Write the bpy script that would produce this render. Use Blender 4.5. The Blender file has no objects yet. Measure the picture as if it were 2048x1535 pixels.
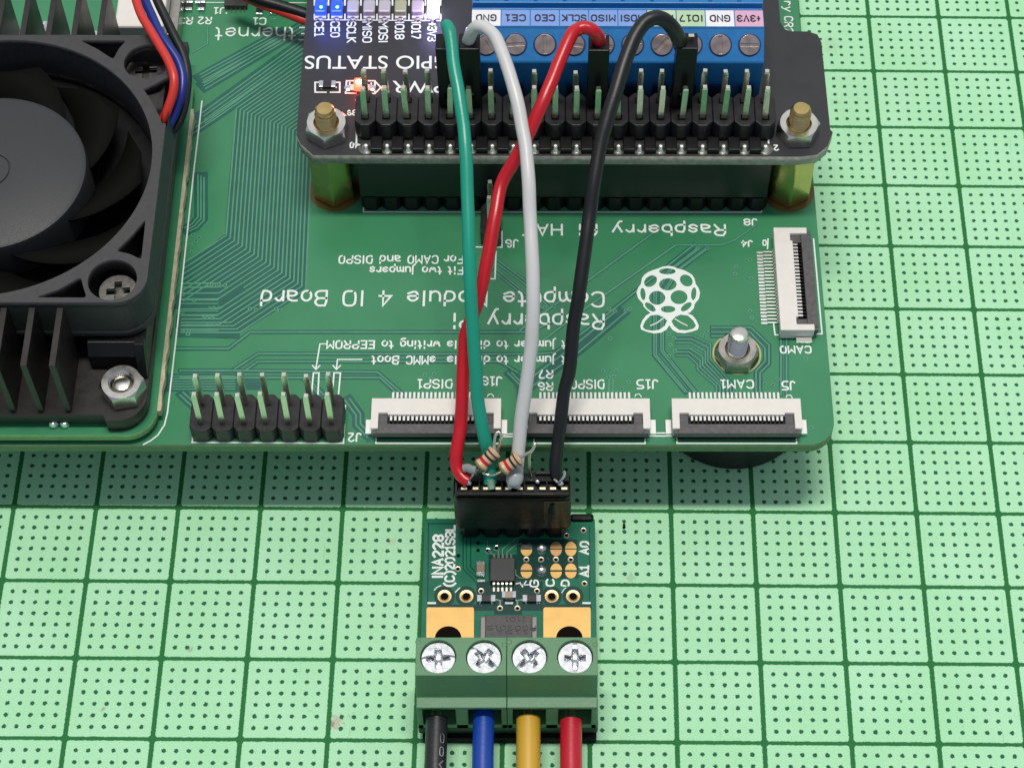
import bpy, bmesh, math, random
import numpy as np
from mathutils import Vector, Matrix
random.seed(4)
S = bpy.context.scene
COL = S.collection
PI = math.pi

# ------------------------------------------------------------------ camera, world, lights (1 unit = 1 mm)
CR = Matrix(((0.9999291453936621, -0.0006205471356983119, -0.011887771597447638),
             (-0.005763825988962082, 0.8485319460077567, -0.5291127620028252),
             (0.01041549337620026, 0.5291437909732494, 0.8484682468850491)))
CP = Vector((-34.80879725537211, -124.4592015720779, 227.09497828816998))
FPX, CX, CY = 4227.547741338017, 1127.611, 761.789
cd = bpy.data.cameras.new('camera'); cam = bpy.data.objects.new('camera', cd); COL.objects.link(cam)
m4 = CR.to_4x4(); m4.translation = CP; cam.matrix_world = m4
cd.sensor_fit = 'HORIZONTAL'; cd.sensor_width = 36; cd.lens = FPX / 2048 * 36
cd.shift_x = (1024 - CX) / 2048; cd.shift_y = (CY - 767.5) / 2048
cd.clip_start = 5; cd.clip_end = 5000
cd.dof.use_dof = True; cd.dof.focus_distance = 262; cd.dof.aperture_fstop = 0.12
S.camera = cam

W = bpy.data.worlds.new('World'); S.world = W; W.use_nodes = True
nt = W.node_tree; nt.nodes.clear()
wo = nt.nodes.new('ShaderNodeOutputWorld'); bg = nt.nodes.new('ShaderNodeBackground')
tc = nt.nodes.new('ShaderNodeTexCoord'); sp = nt.nodes.new('ShaderNodeSeparateXYZ')
nt.links.new(tc.outputs['Generated'], sp.inputs[0])
# a room: bright ceiling / window side beyond the desk, darker on the photographer's side
ma = nt.nodes.new('ShaderNodeMath'); ma.operation = 'MULTIPLY_ADD'; ma.inputs[1].default_value = 0.40; ma.inputs[2].default_value = 0.40
nt.links.new(sp.outputs['Y'], ma.inputs[0])
mb = nt.nodes.new('ShaderNodeMath'); mb.operation = 'MULTIPLY_ADD'; mb.inputs[1].default_value = 0.25
nt.links.new(sp.outputs['Z'], mb.inputs[0]); nt.links.new(ma.outputs[0], mb.inputs[2])
cr = nt.nodes.new('ShaderNodeValToRGB'); nt.links.new(mb.outputs[0], cr.inputs[0])
cr.color_ramp.elements[0].position = 0.08; cr.color_ramp.elements[0].color = (.38, .46, .62, 1)
cr.color_ramp.elements[1].position = 0.86; cr.color_ramp.elements[1].color = (.92, .95, 1.0, 1)
e = cr.color_ramp.elements.new(0.5); e.color = (.34, .38, .46, 1)
nt.links.new(cr.outputs[0], bg.inputs[0]); bg.inputs[1].default_value = 0.72
nt.links.new(bg.outputs[0], wo.inputs[0])

def area(name, loc, sx, sy, power, color):     # a tube lamp across the ceiling, lengthwise along x
    l = bpy.data.lights.new(name, 'AREA'); l.shape = 'RECTANGLE'; l.size = sx; l.size_y = sy; l.energy = power; l.color = color
    o = bpy.data.objects.new(name, l); COL.objects.link(o); o.location = loc
area('ceiling_tube_lamp', (-40, 75, 1100), 460, 70, 8.6e6, (1.0, .98, .89))
S.view_settings.view_transform = 'Standard'; S.view_settings.look = 'None'
S.view_settings.exposure = 0; S.view_settings.gamma = 1

# ------------------------------------------------------------------ helpers
def at(u, v, z):
    """world point at height z that lies on the ray of photo pixel (u,v); gives real positions on surfaces of known height"""
    d = CR @ Vector(((u - CX) / FPX, -(v - CY) / FPX, -1.0))
    t = (z - CP.z) / d.z
    return CP + d * t
ZB, ZH, ZS = 13.5, 25.0, 3.0      # top faces: carrier board, upper board, sensor board

MATS = {}
def mat(name, col, rough=.5, metal=0, spec=.5, noise=0, nscale=1.0, bump=0, bscale=3.0, coat=0, emit=None, estr=0, alpha=1, trans=0, scratch=0):
    if name in MATS: return MATS[name]
    m = bpy.data.materials.new(name); m.use_nodes = True; t = m.node_tree; b = t.nodes['Principled BSDF']
    b.inputs['Base Color'].default_value = (*col, 1); b.inputs['Roughness'].default_value = rough
    b.inputs['Metallic'].default_value = metal; b.inputs['Specular IOR Level'].default_value = spec
    b.inputs['Coat Weight'].default_value = coat; b.inputs['Coat Roughness'].default_value = .12
    if trans: b.inputs['Transmission Weight'].default_value = trans
    if alpha < 1: b.inputs['Alpha'].default_value = alpha
    tcn = t.nodes.new('ShaderNodeTexCoord')
    if noise:
        n = t.nodes.new('ShaderNodeTexNoise'); n.inputs['Scale'].default_value = nscale; n.inputs['Detail'].default_value = 5
        t.links.new(tcn.outputs['Object'], n.inputs['Vector'])
        r = t.nodes.new('ShaderNodeMapRange'); r.inputs['From Min'].default_value = .25; r.inputs['From Max'].default_value = .75
        r.inputs['To Min'].default_value = 1 - noise; r.inputs['To Max'].default_value = 1 + noise
        t.links.new(n.outputs['Fac'], r.inputs['Value'])
        mx = t.nodes.new('ShaderNodeMix'); mx.data_type = 'RGBA'; mx.blend_type = 'MULTIPLY'; mx.inputs['Factor'].default_value = 1
        mx.inputs['A'].default_value = (*col, 1); t.links.new(r.outputs[0], mx.inputs['B'])
        t.links.new(mx.outputs['Result'], b.inputs['Base Color'])
        r2 = t.nodes.new('ShaderNodeMapRange'); r2.inputs['To Min'].default_value = rough * .75; r2.inputs['To Max'].default_value = min(1, rough * 1.3)
        t.links.new(n.outputs['Fac'], r2.inputs['Value']); t.links.new(r2.outputs[0], b.inputs['Roughness'])
    if bump:
        n = t.nodes.new('ShaderNodeTexNoise'); n.inputs['Scale'].default_value = bscale; n.inputs['Detail'].default_value = 6
        t.links.new(tcn.outputs['Object'], n.inputs['Vector'])
        bp = t.nodes.new('ShaderNodeBump'); bp.inputs['Strength'].default_value = bump; bp.inputs['Distance'].default_value = .1
        t.links.new(n.outputs['Fac'], bp.inputs['Height']); t.links.new(bp.outputs[0], b.inputs['Normal'])
    if emit:
        b.inputs['Emission Color'].default_value = (*emit, 1); b.inputs['Emission Strength'].default_value = estr
    MATS[name] = m; return m

GREEN = mat('solder_mask_green', (.047, .238, .110), .24, spec=.5, noise=.10, nscale=.12, bump=.10, bscale=.9)
CHAN = mat('mask_over_bare_laminate', (.013, .115, .085), .32, noise=.10, nscale=.3)
TRACE = mat('mask_over_trace', (.095, .30, .185), .24, noise=.12, nscale=.5)
SGREEN = mat('sensor_mask', (.010, .150, .080), .2, noise=.12, nscale=.4, bump=.05, bscale=1.5)
SDARK = mat('sensor_bare_mask', (.004, .045, .035), .22)
FRGREEN = mat('board_edge', (.10, .20, .09), .6, noise=.25, nscale=1.0)
CREAM = mat('cut_laminate', (.50, .45, .30), .75, noise=.25, nscale=1.2, bump=.4, bscale=2)
SILK = mat('silkscreen_white', (.80, .84, .80), .55, noise=.05, nscale=4)
HATB = mat('solder_mask_black', (.020, .020, .024), .45, noise=.10, nscale=.5, bump=.12, bscale=3)
BLKP = mat('black_plastic', (.005, .005, .006), .36, spec=.3, noise=.2, nscale=1, bump=.15, bscale=5)
HDRP = mat('header_plastic', (.018, .016, .018), .36, spec=.4, noise=.3, nscale=1.2, bump=.2, bscale=4)
GLOSSB = mat('glossy_shrink', (.003, .003, .004), .38, spec=.3, noise=.2, nscale=1, bump=.5, bscale=1.2)
BROWNS = mat('shrink_brownish', (.030, .020, .011), .25, noise=.4, nscale=.8, bump=.4, bscale=1.2)
FANP = mat('fan_plastic', (.038, .036, .039), .5, noise=.18, nscale=1.5, bump=.25, bscale=2.5)
FANH = mat('fan_hub', (.027, .0275, .031), .5, noise=.05, nscale=6, bump=.25, bscale=9)
BLADE = mat('fan_blade', (.005, .0048, .0045), .8, spec=.08)
HSINK = mat('anodised_black', (.020, .017, .016), .42, spec=.4, noise=.25, nscale=.7, bump=.2, bscale=5)
STEEL = mat('bright_steel', (.74, .71, .66), .24, metal=1, noise=.08, nscale=1.2, bump=.02, bscale=3)
DSTEEL = mat('dull_steel', (.46, .43, .39), .30, metal=1, noise=.12, nscale=1.2, bump=.03, bscale=3)
BSCREW = mat('black_screw', (.19, .18, .17), .38, metal=.8, noise=.2, nscale=2, bump=.1, bscale=6)
ZINC = mat('zinc_screw', (.78, .79, .82), .24, metal=1, noise=.14, nscale=1.3, bump=.12, bscale=2)
TSCREW = mat('nickel_screw', (.46, .37, .35), .30, metal=1, noise=.15, nscale=1, bump=.08, bscale=2)
BRASS = mat('brass', (.64, .47, .19), .24, metal=1, noise=.10, nscale=1, bump=.02, bscale=3)
GOLD = mat('gold_plate', (.84, .58, .26), .33, metal=1, noise=.06, nscale=1, bump=.03, bscale=3)
GOLDPAD = mat('gold_pad', (.66, .40, .13), .42, metal=.55, noise=.06, nscale=.6, bump=.04, bscale=2)
TIN = mat('tinned_pin', (.78, .75, .64), .24, metal=1, noise=.08, nscale=.8, bump=.015, bscale=2)
TINW = mat('bright_tin', (.95, .93, .88), .30, metal=1)
SOLDER = mat('solder', (.72, .73, .75), .2, metal=1, noise=.1, nscale=2, bump=.2, bscale=3)
WHITEP = mat('ivory_plastic', (.76, .71, .66), .5, noise=.04, nscale=1)
GREYP = mat('lever_grey_plastic', (.085, .078, .082), .45, noise=.3, nscale=1.5, bump=.4, bscale=2.5)
BLUEP = mat('blue_plastic', (.010, .165, .45), .38, noise=.06, nscale=1, bump=.08, bscale=3)
GRNP = mat('green_terminal_plastic', (.088, .228, .105), .42, noise=.08, nscale=.8, bump=.15, bscale=3)
RUBBER = mat('rubber', (.012, .012, .013), .55, noise=.3, nscale=1, bump=.4, bscale=2)
HOLE_DARK = mat('hole_shade', (.006, .003, .002), .7, spec=.05)  # near-black colour in place of the shade inside holes
CHIP = mat('chip_epoxy', (.035, .033, .036), .5, noise=.15, nscale=3, bump=.3, bscale=10)
FOAM = mat('black_foam', (.004, .004, .004), .8, spec=.2, bump=.8, bscale=1.5)

def new(name, bm, m, parent=None, smooth=False, kind=None, bevel=0, label=None):
    me = bpy.data.meshes.new(name)
    bmesh.ops.recalc_face_normals(bm, faces=bm.faces)
    bm.to_mesh(me); bm.free()
    return newm(name, me, m, parent, smooth, kind, bevel, label)
WL = {}
def newm(name, me, m, parent=None, smooth=False, kind=None, bevel=0, label=None, at0=(0, 0, 0)):
    o = bpy.data.objects.new(name, me); COL.objects.link(o)
    if isinstance(m, (list, tuple)):
        if not me.materials:
            for q in m: me.materials.append(q)
    elif m is not None and not me.materials: me.materials.append(m)
    if smooth:
        for p in me.polygons: p.use_smooth = True
        if smooth != 'all': me.set_sharp_from_angle(angle=math.radians(38 if smooth is True else smooth))
    a = Vector(at0)
    WL[o.name] = a
    if parent is not None:
        o.parent = parent; o.location = a - WL[parent.name]
    else: o.location = a
    if kind: o['kind'] = kind
    if label: o['label'] = label
    if bevel:
        md = o.modifiers.new('soft_edges', 'BEVEL'); md.width = bevel; md.segments = 2; md.limit_method = 'ANGLE'; md.angle_limit = math.radians(35)
    return o
def root(name, label, cat, loc, group=None):
    o = bpy.data.objects.new(name, None); COL.objects.link(o); o.location = loc; WL[o.name] = Vector(loc)
    o['label'] = label; o['category'] = cat; o.empty_display_size = 1
    if group: o['group'] = group
    return o
def tag(o, label, cat, group=None, kind=None):
    o['label'] = label
    if cat: o['category'] = cat
    if group: o['group'] = group
    if kind: o['kind'] = kind
    return o
def box(bm, x0, x1, y0, y1, z0, z1, M=None):
    P = [Vector(p) for p in ((x0,y0,z0),(x1,y0,z0),(x1,y1,z0),(x0,y1,z0),(x0,y0,z1),(x1,y0,z1),(x1,y1,z1),(x0,y1,z1))]
    if M is not None: P = [M @ p for p in P]
    v = [bm.verts.new(p) for p in P]
    for f in ((0,3,2,1),(4,5,6,7),(0,1,5,4),(1,2,6,5),(2,3,7,6),(3,0,4,7)): bm.faces.new([v[i] for i in f])
def B(*a, **k):
    bm = bmesh.new(); box(bm, *a, **k); return bm
def prism(bm, pts, z0, z1):
    lo = [bm.verts.new((p[0], p[1], z0)) for p in pts]; hi = [bm.verts.new((p[0], p[1], z1)) for p in pts]
    bm.faces.new(lo[::-1]); bm.faces.new(hi); n = len(pts)
    for i in range(n): bm.faces.new((lo[i], lo[(i+1) % n], hi[(i+1) % n], hi[i]))
def profx(bm, prof, x0, x1):
    a = [bm.verts.new((x0, y, z)) for y, z in prof]; b = [bm.verts.new((x1, y, z)) for y, z in prof]
    bm.faces.new(a); bm.faces.new(b[::-1]); n = len(prof)
    for i in range(n): bm.faces.new((a[i], a[(i+1) % n], b[(i+1) % n], b[i]))
def lathe(bm, cx, cy, prof, seg=32, M=None):
    rings = []
    for r, z in prof:
        if r < 1e-6:
            p = Vector((cx, cy, z)); rings.append([bm.verts.new(M @ p if M else p)])
        else:
            L = []
            for i in range(seg):
                a = 2*PI*i/seg; p = Vector((cx + r*math.cos(a), cy + r*math.sin(a), z)); L.append(bm.verts.new(M @ p if M else p))
            rings.append(L)
    for A, C in zip(rings, rings[1:]):
        for i in range(seg):
            j = (i+1) % seg
            if len(A) == 1 and len(C) == 1: continue
            if len(A) == 1: bm.faces.new((A[0], C[j], C[i]))
            elif len(C) == 1: bm.faces.new((A[i], A[j], C[0]))
            else: bm.faces.new((A[i], A[j], C[j], C[i]))
def smoothpath(pts, n=6):
    P = [Vector(p) for p in pts]; P = [P[0]*2 - P[1]] + P + [P[-1]*2 - P[-2]]; out = []
    for i in range(1, len(P)-2):
        p0, p1, p2, p3 = P[i-1:i+3]
        for k in range(n):
            t = k/n
            out.append(.5*((2*p1) + (p2-p0)*t + (2*p0-5*p1+4*p2-p3)*t*t + (3*p1-p0-3*p2+p3)*t**3))
    out.append(P[-2]); return out
def tube(bm, pts, r, seg=12, cap=True, rs=None):
    pts = [Vector(p) for p in pts]; n = len(pts)
    T = [(pts[min(i+1, n-1)] - pts[max(i-1, 0)]).normalized() for i in range(n)]
    up = Vector((0, 0, 1)) if abs(T[0].z) < .9 else Vector((1, 0, 0))
    N = (up - T[0]*up.dot(T[0])).normalized(); rings = []
    for i in range(n):
        N = (N - T[i]*N.dot(T[i])).normalized(); Bn = T[i].cross(N); rr = rs[i] if rs else r
        rings.append([bm.verts.new(pts[i] + (N*math.cos(2*PI*k/seg) + Bn*math.sin(2*PI*k/seg))*rr) for k in range(seg)])
    for A, C in zip(rings, rings[1:]):
        for k in range(seg): bm.faces.new((A[k], A[(k+1) % seg], C[(k+1) % seg], C[k]))
    if cap: bm.faces.new(rings[0][::-1]); bm.faces.new(rings[-1])
def ribbon(bm, pts, w, z, th=.02):
    """raised flat strip of width w along 2D polyline"""
    P = [Vector((p[0], p[1])) for p in pts]; n = len(P); L = []; R = []
    for i in range(n):
        a = (P[i] - P[i-1]).normalized() if i else (P[1]-P[0]).normalized()
        b = (P[i+1] - P[i]).normalized() if i < n-1 else a
        t = (a+b); t = t.normalized() if t.length > 1e-4 else a
        nn = Vector((-t.y, t.x)); c = max(.5, nn.dot(Vector((-a.y, a.x))))
        e = Vector((0, 0))
        if i == 0: e = -a*w*.35
        if i == n-1: e = b*w*.35
        L.append(P[i] + nn*w/2/c + e); R.append(P[i] - nn*w/2/c + e)
    lt = [bm.verts.new((*p, z+th)) for p in L]; rt = [bm.verts.new((*p, z+th)) for p in R]
    lb = [bm.verts.new((*p, z)) for p in L]; rb = [bm.verts.new((*p, z)) for p in R]
    for i in range(n-1):
        bm.faces.new((lt[i], rt[i], rt[i+1], lt[i+1])); bm.faces.new((lb[i], lt[i], lt[i+1], lb[i+1])); bm.faces.new((rt[i], rb[i], rb[i+1], rt[i+1]))
    bm.faces.new((lt[0], lb[0], rb[0], rt[0])); bm.faces.new((lt[-1], rt[-1], rb[-1], lb[-1]))
def flatpoly(bm, pts, z):
    bm.faces.new([bm.verts.new((p[0], p[1], z)) for p in pts])
def disc(bm, x, y, r, z, seg=20, r0=0):
    o = [bm.verts.new((x+r*math.cos(2*PI*i/seg), y+r*math.sin(2*PI*i/seg), z)) for i in range(seg)]
    if r0:
        q = [bm.verts.new((x+r0*math.cos(2*PI*i/seg), y+r0*math.sin(2*PI*i/seg), z)) for i in range(seg)]
        for i in range(seg): bm.faces.new((q[i], o[i], o[(i+1) % seg], q[(i+1) % seg]))
    else: bm.faces.new(o)
def circ(x, y, r, n=28, a0=0, a1=2*PI):
    full = abs(a1-a0-2*PI) < 1e-6
    return [(x+r*math.cos(a0+(a1-a0)*i/(n if full else n-1)), y+r*math.sin(a0+(a1-a0)*i/(n if full else n-1))) for i in range(n)]
def rrect(x0, x1, y0, y1, r, n=6):
    out = []
    for cx, cy, a in ((x1-r, y1-r, 0), (x0+r, y1-r, PI/2), (x0+r, y0+r, PI), (x1-r, y0+r, 1.5*PI)):
        out += [(cx+r*math.cos(a+PI/2*i/n), cy+r*math.sin(a+PI/2*i/n)) for i in range(n+1)]
    return out
def plate(outer, holes, z0, z1):
    """solid plate with real holes (filled 2D curve, extruded) -> mesh"""
    cu = bpy.data.curves.new('tmp', 'CURVE'); cu.dimensions = '2D'; cu.fill_mode = 'BOTH'; cu.extrude = (z1-z0)/2
    for P in [outer] + list(holes):
        s = cu.splines.new('POLY'); s.points.add(len(P)-1); s.use_cyclic_u = True
        for i, p in enumerate(P): s.points[i].co = (p[0], p[1], 0, 1)
    o = bpy.data.objects.new('tmp', cu); me = bpy.data.meshes.new_from_object(o)
    bpy.data.objects.remove(o); bpy.data.curves.remove(cu)
    me.transform(Matrix.Translation((0, 0, (z0+z1)/2))); me.materials.clear()
    bm = bmesh.new(); bm.from_mesh(me); bmesh.ops.remove_doubles(bm, verts=bm.verts, dist=1e-4); bpy.data.meshes.remove(me); return bm
def inst(src, parent, loc, rot=None, name=None):
    o = src.copy(); COL.objects.link(o); o.parent = parent
    o.location = Vector(loc) - (WL[parent.name] if parent else Vector((0, 0, 0))); WL[o.name] = Vector(loc)
    if rot is not None: o.rotation_euler = rot
    return o
def copy_thing(r, loc, label=None, rotz=0):
    c = r.copy(); COL.objects.link(c); c.location = loc; c.rotation_euler = (0, 0, rotz); WL[c.name] = Vector(loc)
    if label: c['label'] = label
    for ch in list(r.children):
        d = ch.copy(); COL.objects.link(d); d.parent = c
        for g in ch.children:
            e_ = g.copy(); COL.objects.link(e_); e_.parent = d
    return c
def part(name, bm, m, parent, rootloc=None, **k):
    """mesh with world-coordinate vertices as a part of a thing whose root sits elsewhere"""
    o = new(name, bm, m, None, **k); o.parent = parent; o.location = -WL[parent.name]; WL[o.name] = Vector((0, 0, 0)); return o

# ------------------------------------------------------------------ stroke lettering (board legend)
G = {
'A':(4,"00 26 40|12 32"),'B':(4,"00 06 26 36 45 44 33 03|33 42 41 30 00"),'C':(4,"41 30 10 01 05 16 36 45"),'D':(4,"00 06 26 45 41 20 00"),
'E':(3.6,"40 00 06 46|03 33"),'F':(3.6,"00 06 46|03 33"),'G':(4,"45 36 16 05 01 10 30 41 43 23"),'H':(4,"00 06|40 46|03 43"),'I':(1,"00 06"),
'J':(3,"01 10 20 31 36"),'K':(4,"00 06|46 03|13 40"),'L':(3.6,"06 00 40"),'M':(4.4,"00 06 23 46 40"),'N':(4,"00 06 40 46"),'O':(4,"10 01 05 16 36 45 41 30 10"),
'P':(4,"00 06 36 45 44 33 03"),'R':(4,"00 06 36 45 44 33 03|23 40"),'S':(4,"01 10 30 41 42 33 13 04 05 16 36 45"),'T':(4,"26 20|06 46"),'U':(4,"06 01 10 30 41 46"),
'V':(4,"06 20 46"),'W':(4.6,"06 10 24 30 46"),'X':(4,"00 46|06 40"),
'a':(3.4,"04 24 33 30|32 12 01 10 30"),'b':(3.4,"06 00 20 31 33 24 04"),'c':(3,"31 20 10 01 03 14 24 33"),'d':(3.4,"36 30 10 01 03 14 34"),'e':(3.4,"02 32 33 24 14 03 01 10 31"),
'g':(3.4,"0b 2b 3a 34 14 03 01 10 30"),'h':(3.4,"06 00|03 14 24 33 30"),'i':(1,"00 03|05 06"),'j':(1.6,"0b 1a 14|15 16"),'l':(1,"06 01 10"),
'm':(4.6,"00 04|03 14 22 20|23 34 43 40"),'n':(3.4,"00 04|03 14 24 33 30"),'o':(3.4,"10 01 03 14 24 33 31 20 10"),'p':(3.4,"0b 04 24 33 31 20 00"),
'r':(2.8,"00 04|02 14 24 33"),'s':(3.2,"01 10 20 31 22 12 03 14 24 33"),'t':(2.4,"16 11 20|04 24"),'u':(3.4,"04 01 10 20 31|34 30"),'v':(3.4,"04 20 34"),
'w':(4.4,"04 10 23 30 44"),'y':(3.6,"04 20|44 20 1b 0b"),'0':(3.8,"10 01 05 16 26 35 31 20 10"),'1':(2.4,"05 16 10|00 20"),'2':(3.8,"05 16 26 35 34 00 30"),
'3':(3.8,"05 16 26 35 34 23 13|23 32 31 20 10 01"),'4':(3.8,"20 26 02 32"),'5':(3.8,"36 06 04 24 33 31 20 00"),'6':(3.8,"25 16 05 01 10 20 31 32 23 03"),
'7':(3.8,"06 36 10"),'8':(3.8,"13 04 05 16 26 35 34 23 13|23 32 31 20 10 01 02 13"),'9':(3.8,"11 20 31 35 26 16 05 04 13 33"),
'(':(2,"27 05 01 2a"),')':(2,"07 25 21 0a"),'+':(3,"21 25|13 33"),' ':(2.4,""),'.':(1,"00 01"),
}
YM = {'a': -1, 'b': -2}
def chaikin(P):
    if len(P) < 3: return P
    closed = (P[0] - P[-1]).length < 1e-6
    out = [] if closed else [P[0]]
    for a, b in zip(P, P[1:]): out += [a*.74 + b*.26, a*.26 + b*.74]
    if closed: out.append(out[0])
    else: out.append(P[-1])
    return out
SHARP = set('AEFHIKLMNTVWXZ14')
TL = [0]
def text_w(bm, s, p0, x, up, z, w, lift=.042, gap=1.7):
    """stroke lettering from world point p0, running along 2D vector x (whole word), capitals as tall as vector up"""
    tot = sum(G[c][0] for c in s) + gap*(len(s)-1); ux = x/tot; uy = up/6
    q = 0
    for c in s:
        wd, st = G[c]
        mx = max([int(k[0]) for st_ in st.split('|') for k in st_.split()] or [1]) or 1
        for k in st.split('|'):
            if not k: continue
            P = [Vector((int(a[0])*wd/mx if wd > 1.1 else .5, YM.get(a[1], None) if a[1] in YM else int(a[1]))) for a in k.split()]
            if c not in SHARP: P = chaikin(P)
            TL[0] += 1
            ribbon(bm, [p0.xy + ux*(q+p.x) + uy*p.y for p in P], w, z+lift-.03, .042 + (TL[0] % 40)*.0003)
        q += wd + gap
def text_px(bm, s, start, end, cap, z, w=.16, lift=.042, gap=1.7):
    """letters between photo points start and end on their baseline; 'cap' is the photo point of the top of the first letter"""
    p0 = at(*start, z); p1 = at(*end, z); pc = at(*cap, z)
    x = (p1-p0).xy; up = (pc-p0).xy; up = up - x.normalized()*up.dot(x.normalized())
    text_w(bm, s, p0, x, up, z, w, lift, gap)
def font_text(s, p0, p1, hvec, z, bold=0, m=None, parent=None, name='lettering', lift=.02):
    """default typeface, stretched between world points p0 -> p1 with cap height vector hvec"""
    cu = bpy.data.curves.new('t', 'FONT'); cu.body = s; cu.size = 1; cu.offset = bold
    o = bpy.data.objects.new('t', cu); me = bpy.data.meshes.new_from_object(o); bpy.data.objects.remove(o); bpy.data.curves.remove(cu)
    me.materials.clear()
    xs = [v.co.x for v in me.vertices]; ys = [v.co.y for v in me.vertices]; x0, x1, y1 = min(xs), max(xs), max(ys)
    y0 = 0
    p0 = Vector((p0[0], p0[1], 0)); p1 = Vector((p1[0], p1[1], 0)); h = Vector((hvec[0], hvec[1], 0))
    for v in me.vertices:
        q = p0 + (p1-p0)*((v.co.x-x0)/(x1-x0)) + h*((v.co.y-y0)/(y1-y0)); v.co = (q.x, q.y, z+lift)
    return me

# ------------------------------------------------------------------ nuts, bolts and pins
def hexnut_bm(af, h, hole, rot=0, z0=0):
    bm = bmesh.new(); seg = 48; R = af/2
    def hx(a):
        a = (a-rot) % (PI/3) - PI/6; return R/math.cos(a)
    rc = R*1.0
    rings = []
    A = [rot + 2*PI*i/seg for i in range(seg)]
    for f in (lambda a: (hole, z0), lambda a: (hole, z0+h-.25), lambda a: (hole+.22, z0+h), lambda a: (min(hx(a), rc), z0+h),
              lambda a: (hx(a), z0+h-(hx(a)-rc)*.62-.03), lambda a: (hx(a), z0)):
        rings.append([bm.verts.new((f(a)[0]*math.cos(a), f(a)[0]*math.sin(a), f(a)[1])) for a in A])
    for P, Q in zip(rings, rings[1:]):
        for i in range(seg): bm.faces.new((P[i], P[(i+1) % seg], Q[(i+1) % seg], Q[i]))
    return bm
def stud_bm(r, z0, z1, pitch=.45, domed=False):
    bm = bmesh.new(); prof = [(r*.82, z0)]; z = z0
    while z + pitch < z1-.35:
        prof += [(r*.84, z+.02), (r, z+pitch*.45), (r, z+pitch*.55), (r*.84, z+pitch*.98)]; z += pitch
    if domed: prof += [(r*.92, z1-.45), (r*.80, z1-.12), (r*.5, z1), (0, z1+.02)]
    else: prof += [(r*.9, z1-.25), (r*.72, z1), (0, z1)]
    lathe(bm, 0, 0, prof, 28); return bm
def cross_pts(r, w, rot=0):
    P = [(w, w), (w, r), (-w, r), (-w, w), (-r, w), (-r, -w), (-w, -w), (-w, -r), (w, -r), (w, -w), (r, -w), (r, w)]
    c, s = math.cos(rot), math.sin(rot); return [(x*c-y*s, x*s+y*c) for x, y in P][::-1]
def sq_pin_bm(w, z0, z1, tip=.5, foot=0):
    bm = bmesh.new(); h = w/2; t = h*.72
    lo = [bm.verts.new((x*h, y*h, z0)) for x, y in ((-1,-1),(1,-1),(1,1),(-1,1))]
    mi = [bm.verts.new((x*h, y*h, z1-tip)) for x, y in ((-1,-1),(1,-1),(1,1),(-1,1))]
    hi = [bm.verts.new((x*t, y*t, z1)) for x, y in ((-1,-1),(1,-1),(1,1),(-1,1))]
    bm.faces.new(lo[::-1]); bm.faces.new(hi)
    for A, C in ((lo, mi), (mi, hi)):
        for i in range(4): bm.faces.new((A[i], A[(i+1) % 4], C[(i+1) % 4], C[i]))
    return bm

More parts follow.
